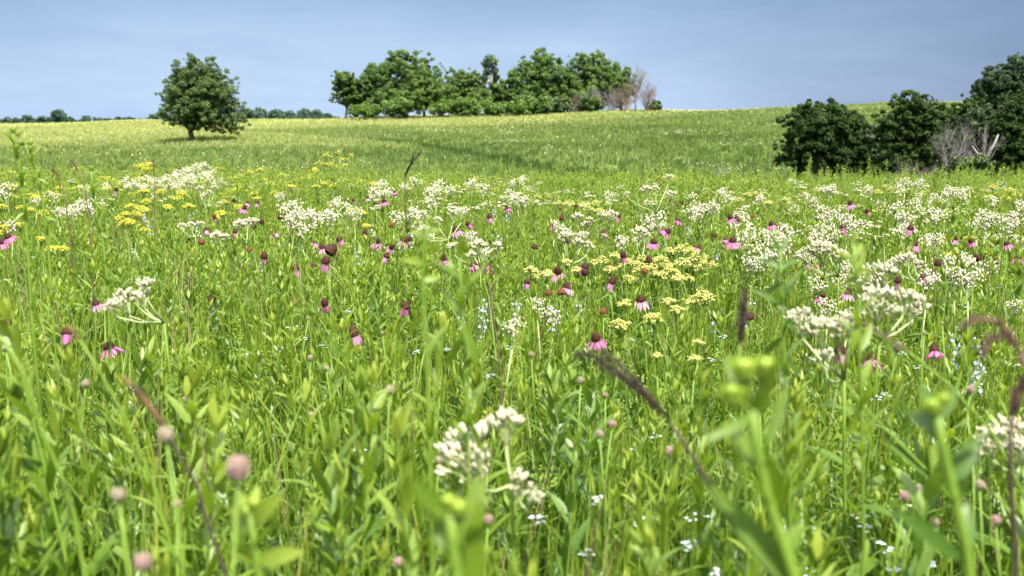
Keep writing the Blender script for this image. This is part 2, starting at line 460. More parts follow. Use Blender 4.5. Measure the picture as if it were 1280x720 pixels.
# ------------------------------------------------------------------ trees
def make_leaves(centers, radii, counts, size, rng, tints, zs=0.8, out_c=None):
    C = np.repeat(centers, counts, axis=0); Rr = np.repeat(radii, counts); T = np.repeat(tints, counts)
    n = len(C)
    d = rng.normal(size=(n, 3)); d /= np.linalg.norm(d, axis=1)[:, None]
    r = rng.random(n) ** 0.45
    off = d * (Rr * r)[:, None]; off[:, 2] *= zs
    p = C + off
    nrm = d * 0.7 + rng.normal(size=(n, 3)) * 0.6 + np.array([0, 0, 0.45])
    nrm /= np.linalg.norm(nrm, axis=1)[:, None]
    a = np.cross(nrm, rng.normal(size=(n, 3))); a /= np.linalg.norm(a, axis=1)[:, None]
    b = np.cross(nrm, a)
    s = size * rng.uniform(0.55, 1.25, n)
    a *= s[:, None]; b *= (s * 0.55)[:, None]
    V = np.stack([p - a, p - b + nrm * (s * .12)[:, None], p + a, p + b + nrm * (s * .12)[:, None]], 1).reshape(-1, 3)
    k = np.arange(n) * 4
    F = np.stack([k, k + 1, k + 2, k + 3], -1)
    tt = np.repeat(np.clip(T + rng.normal(0, 0.12, n), 0, 1), 4)
    return V, F, tt

def px_blobs(blobs, D, base):
    out = []
    for (cx, cy, rx, ry) in blobs:
        c = P(cx, cy, D)
        m = D / FPX
        rx *= 1.08; ry *= 1.08
        out.append((c.x - base.x, random.uniform(-0.5, 0.5) * rx * m * 0.5, c.z - base.z, rx * m, rx * m * 0.85, ry * m))
    return out

def make_tree(base, blobs, leafmat, barkmat, size, nleaf, seed, trunk_r=0.22, fork=0.25, clump=0.34, label='', cat='tree', name='tree', group=None, trunk_n=1, dens=1.0, nclump=24, bright=0.25, gap=0.0):
    rng = np.random.default_rng(seed)
    root = thing(name, base, label, cat, group)
    cen = []; rad = []; tin = []
    vol = sum(b[3] * b[5] for b in blobs)
    for b in blobs:
        n = max(10, int(4.2 * nclump * len(blobs) * b[3] * b[5] / vol))
        d = rng.normal(size=(n, 3)); d /= np.linalg.norm(d, axis=1)[:, None]
        r = rng.uniform(0.08, 1.0, n) ** 0.5
        r *= rng.uniform(0.82, 1.24, n)
        p = np.array(b[:3]) + d * r[:, None] * np.array(b[3:]) 
        cen.append(p); rad.append(rng.uniform(0.35, 1.4, n) * clump * 0.8 * (b[3] * b[5]) ** 0.5)
        tin.append(np.clip(rng.normal(bright, 0.22, n), 0, 1))
    cen = np.concatenate(cen); rad = np.concatenate(rad); tin = np.concatenate(tin)
    keep = cen[:, 2] > 0.15
    cen, rad, tin = cen[keep], rad[keep], tin[keep]
    counts = np.maximum(8, (1.8 * nleaf * rad ** 2 / np.sum(rad ** 2)).astype(int))
    V, F, tt = make_leaves(cen, rad, counts, size, rng, tin)
    link('crown', np_mesh('crown', V, F, leafmat, tint=tt), root)
    # trunk and limbs
    mb = MB()
    cx = np.mean([b[0] for b in blobs]); ctop = max(b[2] for b in blobs)
    zf = fork * ctop + 0.2
    for k in range(trunk_n):
        ox = (k - (trunk_n - 1) / 2) * 0.5
        fx = ox * 1.4 + rng.normal(0, 0.1)
        f = Vector((fx, rng.normal(0, .1), zf))
        mb.tube([(ox, 0, -0.3), (ox * 1.05 + .03, 0.02, zf * .35), f * 0.75 + Vector((0, 0, zf * .02)), f], [trunk_r * 1.5, trunk_r * 1.1, trunk_r, trunk_r * .9], 8)
        mine = [b for j, b in enumerate(blobs) if j % trunk_n == k]
        for b in mine:
            e = Vector(b[:3]); mid = f.lerp(e, 0.5) + Vector((rng.normal(0, .2), rng.normal(0, .2), 0.12 * (e - f).length))
            mb.tube([f, mid, e], [trunk_r * .7, trunk_r * .45, trunk_r * .2], 6)
            dd = np.linalg.norm(cen - np.array(b[:3]), axis=1)
            for j in np.argsort(dd)[:12]:
                t = Vector(cen[j]); s = mid.lerp(e, rng.uniform(0.0, 0.9))
                m2 = s.lerp(t, .5) + Vector((0, 0, 0.08 * (t - s).length))
                mb.tube([s, m2, t], [trunk_r * .24, trunk_r * .15, trunk_r * .05], 4, cap=False)
    link('trunk', mb.mesh('trunk', barkmat), root)
    return root

def branchy(mb, p, d, L, r, depth, rng, spread=0.55, m=0, up=0.15):
    n = 3
    pts = [p]; cur = p.copy(); dd = d.copy()
    for i in range(n):
        dd = (dd + Vector(rng.normal(0, .12, 3)) + Vector((0, 0, up * .3))).normalized()
        cur = cur + dd * (L / n); pts.append(cur.copy())
    mb.tube(pts, [r, r * .85, r * .7, r * .5], 5 if r > 0.03 else 3, m, cap=False)
    if depth == 0: return
    k = rng.integers(2, 4)
    for i in range(k + 1):
        s = pts[rng.integers(1, n + 1)] if i < k else pts[-1]
        a = Vector(rng.normal(0, 1, 3)).normalized()
        nd = (dd + a * spread * rng.uniform(.6, 1.3) + Vector((0, 0, up))).normalized()
        branchy(mb, s, nd, L * rng.uniform(.55, .82), r * rng.uniform(.45, .62), depth - 1, rng, spread, m, up)

def dead_tree(base, h, r, seed, label, mat, depth=5, nstem=1, name='dead_tree', spread=.55, lean=0.0, group=None):
    rng = np.random.default_rng(seed)
    root = thing(name, base, label, 'dead tree', group)
    mb = MB()
    for k in range(nstem):
        d = Vector((rng.normal(lean, .25 if nstem > 1 else .05), rng.normal(0, .2), 1)).normalized()
        branchy(mb, Vector((rng.normal(0, .15) if nstem > 1 else 0, 0, -.1)), d, h * .34, r, depth, rng, spread)
    link('branches', mb.mesh('branches', mat), root)
    return root

def ground_hit(px, py, start=44):
    for d in np.arange(start, 158, 0.25):
        p = P(px, py, d)
        if p.z <= tz(p.x, p.y):
            return Vector((p.x, p.y, tz(p.x, p.y)))
    p = P(px, py, 158); return Vector((p.x, p.y, tz(p.x, p.y)))

def base_at(px, D):
    x = P(px, 150, D).x
    return Vector((x, D, tz(x, D) - 0.05))

# lone oak
b0 = ground_hit(240, 179)
D0 = b0.y
make_tree(b0, px_blobs([(248, 92, 26, 20), (226, 112, 23, 20), (273, 112, 22, 20), (250, 120, 36, 26), (214, 132, 15, 14), (288, 128, 15, 12),
                        (240, 142, 34, 16), (286, 150, 24, 14), (262, 150, 30, 12), (297, 138, 10, 12), (220, 146, 14, 9)], D0, b0),
          M['oak'], M['bark'], 0.088, 70000, 21, 0.26, 0.15, 0.18, label='lone round-crowned oak standing on the open slope with its shadow beneath',
          name='oak_tree', nclump=34, bright=0.36)

# grove on the hill crest
GD = 152.0
GR = 'trees of the grove on the hill crest'
grove = [
    (432, [(432, 105, 17, 15), (424, 122, 12, 9), (442, 122, 16, 12), (452, 108, 12, 14)], 'elm', 'short rounded tree hanging out at the grove\'s left end', 9000, .3, GD),
    (490, [(508, 78, 24, 15), (480, 92, 26, 18), (520, 98, 22, 18), (465, 112, 20, 15), (495, 118, 32, 16), (530, 82, 14, 12), (490, 128, 36, 14), (462, 125, 18, 14)], 'elm', 'broad domed tree, highest in the grove\'s left half', 20000, .3, GD + 2),
    (530, [(528, 98, 18, 14), (540, 112, 22, 16), (520, 125, 28, 14), (548, 92, 9, 11), (548, 122, 18, 18)], 'elm', 'lighter green tree just right of the broad domed tree', 12000, .5, GD - 3),
    (578, [(568, 98, 11, 12), (583, 105, 17, 18), (577, 122, 24, 16), (560, 115, 16, 16), (600, 118, 14, 16)], 'elm', 'bushy tree with ragged upright tips left of the pale snag', 10000, .4, GD),
    (626, [(622, 112, 16, 14), (607, 122, 18, 12), (632, 124, 12, 12)], 'elm', 'low bushy tree right beneath the pale snag', 8000, .4, GD + 1),
    (668, [(680, 78, 22, 16), (655, 84, 15, 13), (660, 100, 24, 18), (686, 98, 24, 20), (668, 120, 32, 16), (645, 112, 14, 16), (700, 108, 20, 22)], 'elm', 'dense full tree starting right of the gap in the grove', 20000, .32, GD),
    (735, [(728, 80, 18, 14), (745, 84, 24, 15), (758, 98, 24, 16), (725, 102, 24, 18), (742, 116, 34, 18), (715, 120, 22, 14)], 'elm', 'wide green tree with dead twigs under its crown', 18000, .36, GD + 1),
    (776, [(775, 98, 13, 16), (783, 92, 6, 10), (772, 114, 18, 18), (792, 108, 8, 16)], 'elm', 'thin grey-green tree beside the bare tree at the grove\'s right end', 6000, .4, GD + 2),
]
for i, (bx, bl, mt, lab, nl, br, D) in enumerate(grove):
    b = base_at(bx, D)
    make_tree(b, px_blobs(bl, D, b), M[mt], M['bark'], 0.105, int(nl * 3.8), 100 + i, 0.2, 0.3, 0.215, label=lab, name='grove_tree', group=GR, nclump=24, bright=br, trunk_n=2 if i in (1, 6) else 1)
# bushes at the foot of the grove
for i, (cx, cy, rx, ry, lab) in enumerate([(455, 138, 22, 7, 'low bush at the foot of the leftmost grove tree'), (500, 134, 18, 9, 'pale bush under the broad domed tree'),
                                           (560, 134, 22, 8, 'bush at the grass edge left of the pale snag'), (605, 134, 20, 8, 'bush at the foot of the pale snag'),
                                           (648, 134, 18, 8, 'bush at the left foot of the dense full tree'), (700, 130, 16, 10, 'bush between the dense and the wide tree'),
                                           (819, 132, 7, 6, 'small dark bush at the far right of the grove'), (676, 131, 16, 10, 'bush under the middle of the dense full tree'), (738, 130, 15, 9, 'bush under the wide green tree'), (582, 132, 16, 10, 'bush just left of the pale snag\'s foot')]):
    D = GD - 5 if cx < 800 else GD
    b = base_at(cx, D)
    make_tree(b, px_blobs([(cx, cy, rx, ry), (cx - rx * .5, cy + 3, rx * .5, ry * .7), (cx + rx * .5, cy + 2, rx * .5, ry * .8)], D, b), M['shrub'] if cx < 700 else M['oak'], M['bark'], 0.17, 2800, 150 + i, 0.06, 0.2, 0.4,
              label=lab, cat='bush', name='bush', group='bushes along the foot of the grove', nclump=7, bright=.3)
# snag with a tuft of leaves on top
bs = base_at(613, GD)
sn = thing('snag_tree', bs, 'pale forked snag with one leafy tuft rising out of the grove', 'tree')
mb = MB()
def rel(px, py, D, b, dy=0.0):
    p = P(px, py, D); return Vector((p.x - b.x, dy, p.z - b.z))
mb.tube([(0, 0, -.2), rel(611, 120, GD, bs), rel(614, 100, GD, bs), rel(616, 84, GD, bs), rel(613, 74, GD, bs)], [.3, .26, .24, .2, .1], 7)
mb.tube([rel(614, 100, GD, bs), rel(607, 104, GD, bs), rel(599, 112, GD, bs)], [.16, .12, .05], 5)
mb.tube([rel(615, 92, GD, bs), rel(605, 96, GD, bs), rel(600, 93, GD, bs)], [.12, .1, .04], 5)
for (a, bb, c, d) in ((598, 128, 590, 131), (601, 127, 610, 133), (600, 122, 588, 126)):
    mb.tube([rel(611, 126, GD, bs), rel(a, bb, GD, bs, -1), rel(c, d, GD, bs, -2)], [.14, .1, .04], 5)
link('trunk', mb.mesh('trunk', M['deadwood']), sn)
rng = np.random.default_rng(77)
cs = np.array([list(rel(x, y, GD, bs, d)) for x, y, d in [(612, 73, .3), (617, 78, -.4), (608, 80, .4), (618, 88, .2), (609, 90, 0), (604, 98, .6), (620, 96, .5), (602, 104, .2), (598, 100, 0)]])
V, F, tt = make_leaves(cs, np.array([.9, .85, .9, .7, .7, .8, .6, .9, .8]), np.full(9, 260), .19, rng, np.full(9, .15))
link('crown', np_mesh('crown', V, F, M['oak'], tint=tt), sn)
# dead trees of the grove
b = base_at(796, GD - 1); dead_tree(b, 8.6, .12, 5, 'bare greyish tree with fine twigs at the right end of the grove', M['deadwood'], 5, 2, spread=.5)
for i, (cx, hh, lab) in enumerate([(808, 5.2, 'tan dead brush right of the bare greyish tree'), (782, 5.4, 'tan dead brush left of the bare greyish tree'),
                                   (764, 4.4, 'grey dead twigs under the wide green tree'), (738, 4.4, 'forked pale dead stem under the wide green tree'),
                                   (718, 3.4, 'leaning dead twigs between the dense and the wide tree'), (690, 3.0, 'brown dead twigs under the dense full tree'),
                                   (665, 3.0, 'brown dead twigs at the left foot of the dense full tree')]):
    b = base_at(cx, GD - 4 + i % 3 * .5)
    dead_tree(b, hh, .07, 30 + i, lab, M['deadtan'] if i not in (2, 3) else M['deadwood'], 4, 7, name='dead_brush', spread=.7, group='dead brush in the grove')

# thicket on the right
TD = 61.0
TG = 'dark trees of the thicket'
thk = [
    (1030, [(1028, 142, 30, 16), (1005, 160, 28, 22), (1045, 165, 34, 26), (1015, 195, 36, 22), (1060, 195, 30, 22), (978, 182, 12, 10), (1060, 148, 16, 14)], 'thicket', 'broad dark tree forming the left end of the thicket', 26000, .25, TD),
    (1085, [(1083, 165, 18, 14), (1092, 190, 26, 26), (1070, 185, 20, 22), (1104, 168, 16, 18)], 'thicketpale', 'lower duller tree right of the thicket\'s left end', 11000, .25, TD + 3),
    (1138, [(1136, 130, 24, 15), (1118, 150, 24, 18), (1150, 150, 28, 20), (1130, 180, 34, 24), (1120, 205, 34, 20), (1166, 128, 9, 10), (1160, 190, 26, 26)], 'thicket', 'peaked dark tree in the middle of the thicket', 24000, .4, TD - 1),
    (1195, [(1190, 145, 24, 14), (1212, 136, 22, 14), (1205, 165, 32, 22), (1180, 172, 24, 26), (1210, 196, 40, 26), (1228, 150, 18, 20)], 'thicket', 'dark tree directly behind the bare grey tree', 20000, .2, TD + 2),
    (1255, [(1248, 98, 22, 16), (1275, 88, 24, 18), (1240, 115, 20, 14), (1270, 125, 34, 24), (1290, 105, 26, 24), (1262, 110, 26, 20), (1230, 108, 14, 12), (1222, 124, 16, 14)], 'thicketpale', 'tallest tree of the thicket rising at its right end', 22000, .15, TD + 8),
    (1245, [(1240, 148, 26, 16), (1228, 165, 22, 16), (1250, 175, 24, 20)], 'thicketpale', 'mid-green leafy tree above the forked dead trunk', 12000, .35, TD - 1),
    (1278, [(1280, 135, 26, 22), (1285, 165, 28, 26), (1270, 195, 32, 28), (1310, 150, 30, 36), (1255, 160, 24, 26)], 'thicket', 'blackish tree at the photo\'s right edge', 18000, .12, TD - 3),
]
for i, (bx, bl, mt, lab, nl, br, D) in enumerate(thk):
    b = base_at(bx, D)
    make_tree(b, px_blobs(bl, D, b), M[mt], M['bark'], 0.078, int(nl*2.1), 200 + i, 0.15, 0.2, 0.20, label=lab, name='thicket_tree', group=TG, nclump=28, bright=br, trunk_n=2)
b = base_at(1182, TD - 4); dead_tree(b, 4.9, .060, 61, 'bare grey many-stemmed tree against the dark thicket', M['deadwood'], 5, 3, spread=.62)
b = base_at(1165, TD - 4.5); dead_tree(b, 2.4, .028, 66, 'low grey dead brush at the left foot of the bare grey tree', M['deadtan'], 4, 4, name='dead_brush', spread=.6, group='dead brush in front of the thicket')
b = base_at(1135, TD - 5); dead_tree(b, 3.2, .03, 68, 'thin grey dead stems left of the bare grey tree', M['deadwood'], 4, 3, name='dead_brush', spread=.6, group='dead brush in front of the thicket')
b = base_at(1258, TD - 5); dead_tree(b, 2.2, .026, 69, 'low grey dead brush under the blackish right-edge tree', M['deadtan'], 4, 4, name='dead_brush', spread=.7, group='dead brush in front of the thicket')
b = base_at(1226, TD - 5)
fk = thing('forked_dead_trunk', b, 'bleached forked dead trunk with fine twigs right of the bare grey tree', 'dead tree')
mb = MB()
D = TD - 5
mb.tube([(0, 0, -.2), rel(1230, 208, D, b), rel(1238, 188, D, b), rel(1243, 180, D, b), rel(1248, 168, D, b)], [.15, .12, .09, .07, .035], 7)
mb.tube([rel(1230, 208, D, b), rel(1220, 194, D, b, -.3), rel(1211, 182, D, b, -.4)], [.10, .075, .03], 6)
rng = np.random.default_rng(8)
for s, e in ((rel(1232, 204, D, b), rel(1228, 165, D, b)), (rel(1228, 206, D, b), rel(1256, 180, D, b)), (rel(1230, 206, D, b), rel(1206, 200, D, b)), (rel(1232, 204, D, b), rel(1222, 160, D, b))):
    branchy(mb, s, (e - s).normalized(), (e - s).length * .45, .05, 3, rng, .5)
link('trunk', mb.mesh('trunk', M['deadwood']), fk)
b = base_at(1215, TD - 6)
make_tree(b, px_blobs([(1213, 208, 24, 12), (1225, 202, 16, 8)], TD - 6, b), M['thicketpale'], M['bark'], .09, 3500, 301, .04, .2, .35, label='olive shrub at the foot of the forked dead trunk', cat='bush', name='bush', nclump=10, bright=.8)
b = base_at(985, TD - 4)
# pale bare sapling and thin dead stems out on the slope
b = base_at(912, 57); dead_tree(b, 2.3, .035, 91, 'whitish bare sapling alone on the slope left of the thicket', M['deadwood'], 4, 2, name='bare_sapling', spread=.6)
b = base_at(962, 57); dead_tree(b, 1.9, .02, 92, 'thin tan bare shrub just left of the thicket', M['deadtan'], 4, 6, name='bare_shrub', spread=.7)

# distant tree line
def far_protos():
    out = []
    for s in range(3):
        rng = np.random.default_rng(400 + s)
        W = [5.0, 6.5, 4.2][s]; Hh = [7.5, 6.5, 8.5][s]
        n = 26
        d = rng.normal(size=(n, 3)); d /= np.linalg.norm(d, axis=1)[:, None]
        c = d * rng.uniform(.5, 1, n)[:, None] * np.array([W * .8, W * .8, Hh * .36]) + np.array([0, 0, Hh * .56])
        V, F, tt = make_leaves(c, rng.uniform(.9, 1.7, n), np.full(n, 110), .42, rng, np.clip(rng.normal(.2, .2, n), 0, 1))
        cm = np_mesh('crown', V, F, M['fartree'], tint=tt)
        mb = MB(); mb.tube([(0, 0, -.5), (.1, 0, Hh * .3), (0, 0, Hh * .7)], [.4, .3, .1], 6)
        for k in range(6):
            mb.tube([(0, 0, Hh * .3), tuple(c[k])], [.15, .05], 4)
        out.append((cm, mb.mesh('trunk', M['bark'])))
    return out
FPROT = far_protos()
rng = np.random.default_rng(9)
far_specs = []
for px, top in [(4, 149), (18, 146), (33, 147), (45, 149), (60, 144), (72, 142), (84, 147), (97, 148), (110, 147), (123, 148), (136, 147), (150, 148), (163, 147), (176, 147), (190, 143), (204, 139), (216, 142), (228, 145),
                (283, 143), (296, 139), (308, 135), (320, 132), (332, 133), (343, 136), (354, 134), (365, 136), (377, 138), (388, 133), (400, 138), (410, 141), (420, 144), (-14, 148), (-30, 147)]:
    far_specs.append((px + rng.uniform(-2, 2), top))
def far_label(px):
    if px < 60: return 'distant dark tree in the low line at the photo\'s left edge'
    if px < 185: return 'distant dark tree in the low line left of the lone oak'
    if px < 270: return 'distant bluish tree showing just left of and behind the lone oak'
    if px < 345: return 'distant bluish tree in the line just right of the lone oak'
    return 'distant bluish tree in the line ending at the grove\'s left end'
for i, (px, top) in enumerate(far_specs):
    D = 430 + rng.uniform(-15, 30)
    b = base_at(px, D); zt = P(px, top, D).z
    s = (zt - b.z) / 8.0 * rng.uniform(.95, 1.05) * (1.3 if px < 185 else 1.0)
    r = thing('distant_tree', b, far_label(px), 'tree', 'trees of the distant tree line', rng.uniform(0, 6.28))
    r.scale = (s * 1.1, s * 1.1, s)
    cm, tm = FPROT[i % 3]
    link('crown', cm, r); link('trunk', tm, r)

# ------------------------------------------------------------------ meadow plants (prototypes)
def rv(a=1.0): return Vector((random.uniform(-a, a), random.uniform(-a, a), random.uniform(-a, a)))

def stalk_pts(h, lean, n=6, top0=True):
    a = random.uniform(0, 6.28)
    pts = []
    for i in range(n + 1):
        t = i / n
        off = lean * math.sin(t * math.pi * 0.5) * t
        pts.append(Vector((math.cos(a) * off, math.sin(a) * off, h * t)))
    return pts

def along(pts, t):
    x = t * (len(pts) - 1); i = min(int(x), len(pts) - 2); return pts[i].lerp(pts[i + 1], x - i)

def leafy_stalk(h=0.62, nl=22, L=0.085, W=0.017, asc=0.9, seed=0, mat='forb', broad=1.0, bushy=0.0):
    random.seed(seed)
    mb = MB(); pts = stalk_pts(h, random.uniform(.02, .10))
    mb.tube(pts, [.0032, .0030, .0027, .0024, .002, .0016, .0010], 5, 1, cap=False)
    ph = random.uniform(0, 6.28)
    for i in range(nl):
        t = 0.12 + 0.86 * (i / nl) ** 0.85
        p = along(pts, min(t, .995)); ph += 2.4 + random.uniform(-.3, .3)
        el = random.uniform(.45, 1.0) * asc * (0.75 + .5 * t)
        d = Vector((math.cos(ph) * math.cos(el), math.sin(ph) * math.cos(el), math.sin(el)))
        ll = L * (1.05 - .55 * t ** 2.5) * random.uniform(.75, 1.2) * (1.25 if t < .7 else 1)
        tint = max(0.0, (t - .62) / .38) * random.uniform(.5, 1.0)
        mb.leaf(p, d, (0, 0, 1), ll, W * broad * random.uniform(.8, 1.2) * (1 - .3 * t), random.uniform(-.05, .65), 4, .3, .38, 0, tint * .6, tint, random.uniform(-.4, .4))
    for k in range(6):      # young tip
        a = random.uniform(0, 6.28); d = Vector((math.cos(a) * .35, math.sin(a) * .35, 1))
        mb.leaf(pts[-1] - Vector((0, 0, .008)), d, (math.cos(a), math.sin(a), .3), L * .42 * random.uniform(.6, 1), W * .55, -.1, 3, .35, .4, 0, .8, 1)
    return mb.mesh('leafy_stalk', [M[mat], M['stemgreen']])

def grass_tuft(n=18, h=0.45, spread=.35, seed=0, w=.0045, mat='grass', droop=1.0):
    random.seed(seed)
    mb = MB()
    for i in range(n):
        a = random.uniform(0, 6.28); el = random.uniform(.9, 1.5)
        d = Vector((math.cos(a) * math.cos(el), math.sin(a) * math.cos(el), math.sin(el)))
        dry = .55 if random.random() < .08 else 0
        mb.leaf((random.gauss(0, .015), random.gauss(0, .015), 0), d, (math.cos(a), math.sin(a), .5), h * random.uniform(.6, 1.2), w * random.uniform(.7, 1.4),
                -random.uniform(-.1, droop) if random.random() < .0 else random.uniform(.1, droop), 5, .3, .35, 0, dry, random.uniform(.0, .5) + dry, random.uniform(-.6, .6))
    return mb.mesh('grass_tuft', M[mat])

def fine_plant(h=.45, seed=0):
    """upright stem with many narrow arching leaves"""
    random.seed(seed)
    mb = MB(); pts = stalk_pts(h, .03)
    mb.tube(pts, [.003] * 4 + [.0022, .0018, .001], 4, 1, cap=False)
    ph = 0
    for i in range(46):
        t = .08 + .9 * i / 46; ph += 2.4
        el = random.uniform(.4, .8)
        d = Vector((math.cos(ph) * math.cos(el), math.sin(ph) * math.cos(el), math.sin(el)))
        mb.leaf(along(pts, t), d, (0, 0, 1), .13 * (1 - .6 * t) * random.uniform(.8, 1.2), .0045, random.uniform(.7, 1.6), 4, .3, .35, 0, t * .25, t * .6)
    return mb.mesh('fine_plant', [M['fine'], M['stemgreen']])

def straw_bits(h=.6, seed=0):
    random.seed(seed)
    mb = MB()
    for k in range(3):
        a = random.uniform(0, 6.28); l = random.uniform(.1, .35) * h
        e = Vector((math.cos(a) * l, math.sin(a) * l, h * random.uniform(.75, 1.05)))
        kink = e * .6 + Vector((0, 0, .06))
        mb.tube([(0, 0, 0), kink * .5, kink, e], [.0016, .0014, .0012, .0006], 4, 0, cap=False)
        for i in range(3):
            ph = random.uniform(0, 6.28)
            mb.leaf(kink * random.uniform(.3, 1), (math.cos(ph), math.sin(ph), random.uniform(-.6, .5)), (0, 0, 1), random.uniform(.05, .12), .005, 1.2, 4, .4, .4, 0, 0, 0, 1.0)
    return mb.mesh('straw', [M['straw']])

def strap_plant(h=.55, seed=0):
    random.seed(seed)
    mb = MB()
    for k in range(5):
        a = random.uniform(0, 6.28); r = random.uniform(0, .03); o = Vector((math.cos(a) * r, math.sin(a) * r, 0))
        e = o * 2.2 + Vector((0, 0, h * random.uniform(.7, 1.0)))
        mb.tube([o, o.lerp(e, .5), e], [.0028, .0024, .0012], 4, 1, cap=False)
        for i in range(9):
            t = .05 + .9 * i / 9; ph = i * 2.6 + k; el = random.uniform(1.2, 1.48)
            d = Vector((math.cos(ph) * math.cos(el), math.sin(ph) * math.cos(el), math.sin(el)))
            mb.leaf(o.lerp(e, t), d, (math.cos(ph), math.sin(ph), .3), random.uniform(.10, .16) * (1.1 - .4 * t), random.uniform(.007, .011), random.uniform(-.1, .45), 5, .3, .4, 0, t * .3, t * .8)
    return mb.mesh('strap_plant', [M['forb'], M['stemgreen']])

def broad_plant(h=.3, seed=0):
    random.seed(seed)
    mb = MB()
    for k in range(5):
        a = random.uniform(0, 6.28)
        e = Vector((math.cos(a) * h * .35, math.sin(a) * h * .35, h * random.uniform(.7, 1.1)))
        pts = [Vector((0, 0, 0)), e * .5 + Vector((0, 0, .03)), e]
        mb.tube(pts, [.0022, .0018, .001], 4, 1, cap=False)
        for i in range(8):
            t = .2 + .8 * i / 8; ph = random.uniform(0, 6.28)
            d = Vector((math.cos(ph), math.sin(ph), random.uniform(.1, .8)))
            mb.leaf(along(pts, t), d, (0, 0, 1), random.uniform(.035, .06), random.uniform(.014, .022), .5, 3, .25, .45, 0, random.uniform(0, .3))
    return mb.mesh('broad_plant', [M['forb2'], M['stemgreen']])

def spiky_top(h=.72, seed=0, flower=False):
    """stalk with dense short ascending leaves and a pale budded tip"""
    random.seed(seed)
    mb = MB(); pts = stalk_pts(h, random.uniform(.01, .08))
    mb.tube(pts, [.003, .003, .0027, .0024, .002, .0016, .001], 5, 1, cap=False)
    ph = 0
    for i in range(40):
        t = .15 + .84 * i / 40; ph += 2.4
        el = random.uniform(.6, 1.1)
        d = Vector((math.cos(ph) * math.cos(el), math.sin(ph) * math.cos(el), math.sin(el)))
        mb.leaf(along(pts, t), d, (0, 0, 1), .06 * (1 - .55 * t) * random.uniform(.8, 1.2), .011 * (1 - .3 * t), random.uniform(.0, .6), 3, .3, .4, 0, max(0, t - .35) * .8, max(0, t - .3) * 1.2)
    for k in range(26):
        t = .8 + .2 * random.random(); a = random.uniform(0, 6.28); r = random.uniform(.004, .02) * (1.15 - t) * 5
        mb.ball(along(pts, min(t, .999)) + Vector((math.cos(a) * r, math.sin(a) * r, random.uniform(0, .012))), .003, 4, 3, 2, random.random() * .3)
    return mb.mesh('budding_stalk', [M['forb'], M['stemgreen'], M['budgreen']])

PROT = {
    'A': [leafy_stalk(.66, 34, .095, .0165, 1.3, 1), leafy_stalk(.72, 38, .085, .015, 1.4, 2), leafy_stalk(.62, 28, .105, .021, 1.2, 3, 'forb2'), leafy_stalk(.70, 40, .075, .014, 1.3, 4),
          leafy_stalk(.66, 26, .095, .023, 1.25, 5, 'forb2'), leafy_stalk(.74, 36, .09, .0155, 1.35, 6)],
    'B': [grass_tuft(20, .56, .3, 11, .006), grass_tuft(16, .62, .3, 12, .0075), grass_tuft(24, .46, .3, 13, .0045, 'fine'), grass_tuft(14, .66, .3, 14, .008, droop=1.5)],
    'S': [straw_bits(.55, 61), straw_bits(.66, 62), straw_bits(.7, 63)],
    'F': [strap_plant(.56, 51), strap_plant(.64, 52), strap_plant(.50, 53)],
    'C': [fine_plant(.42, 21), fine_plant(.50, 22)],
    'D': [broad_plant(.28, 31), broad_plant(.34, 32)],
    'E': [spiky_top(.66, 41), spiky_top(.72, 42), spiky_top(.60, 43)],
}

def gn_scatter(name, meshes, pts, rots, scls, idx, label, cat):
    coll = bpy.data.collections.new(name + '_kinds')
    for k, me in enumerate(meshes):
        o = bpy.data.objects.new('%s_kind_%02d' % (name, k), me); coll.objects.link(o)
    me = bpy.data.meshes.new(name); n = len(pts)
    me.vertices.add(n); me.vertices.foreach_set('co', np.asarray(pts, np.float32).ravel())
    a = me.attributes.new('rot', 'FLOAT_VECTOR', 'POINT'); a.data.foreach_set('vector', np.asarray(rots, np.float32).ravel())
    a = me.attributes.new('scl', 'FLOAT_VECTOR', 'POINT'); a.data.foreach_set('vector', np.asarray(scls, np.float32).ravel())
    a = me.attributes.new('kind_index', 'INT', 'POINT'); a.data.foreach_set('value', np.asarray(idx, np.int32))
    me.update()
    o = link(name, me)
    o['kind'] = 'stuff'; o['label'] = label; o['category'] = cat
    ng = bpy.data.node_groups.new(name, 'GeometryNodeTree')
    ng.interface.new_socket('Geometry', in_out='INPUT', socket_type='NodeSocketGeometry')
    ng.interface.new_socket('Geometry', in_out='OUTPUT', socket_type='NodeSocketGeometry')
    N, L = ng.nodes, ng.links
    gi = N.new('NodeGroupInput'); go = N.new('NodeGroupOutput')
    ci = N.new('GeometryNodeCollectionInfo'); ci.inputs['Collection'].default_value = coll
    ci.inputs['Separate Children'].default_value = True; ci.inputs['Reset Children'].default_value = True
    ip = N.new('GeometryNodeInstanceOnPoints'); ip.inputs['Pick Instance'].default_value = True
    def att(nm, ty):
        q = N.new('GeometryNodeInputNamedAttribute'); q.data_type = ty; q.inputs['Name'].default_value = nm; return q.outputs['Attribute']
    er = N.new('FunctionNodeEulerToRotation'); L.new(att('rot', 'FLOAT_VECTOR'), er.inputs[0])
    L.new(gi.outputs[0], ip.inputs['Points']); L.new(ci.outputs[0], ip.inputs['Instance'])
    L.new(att('kind_index', 'INT'), ip.inputs['Instance Index']); L.new(er.outputs[0], ip.inputs['Rotation']); L.new(att('scl', 'FLOAT_VECTOR'), ip.inputs['Scale'])
    L.new(ip.outputs[0], go.inputs[0])
    md = o.modifiers.new('scatter', 'NODES'); md.node_group = ng
    return o

def near_points(n, rng, y0=.9, y1=16.0):
    out = []
    while len(out) < n:
        m = n * 2
        y = rng.uniform(y0, y1, m); x = rng.uniform(-1, 1, m) * (.56 * y1 + 1.8)
        k = np.abs(x) < .56 * y + 1.8
        out += list(zip(x[k], y[k]))
    a = np.array(out[:n]); return a[:, 0], a[:, 1]

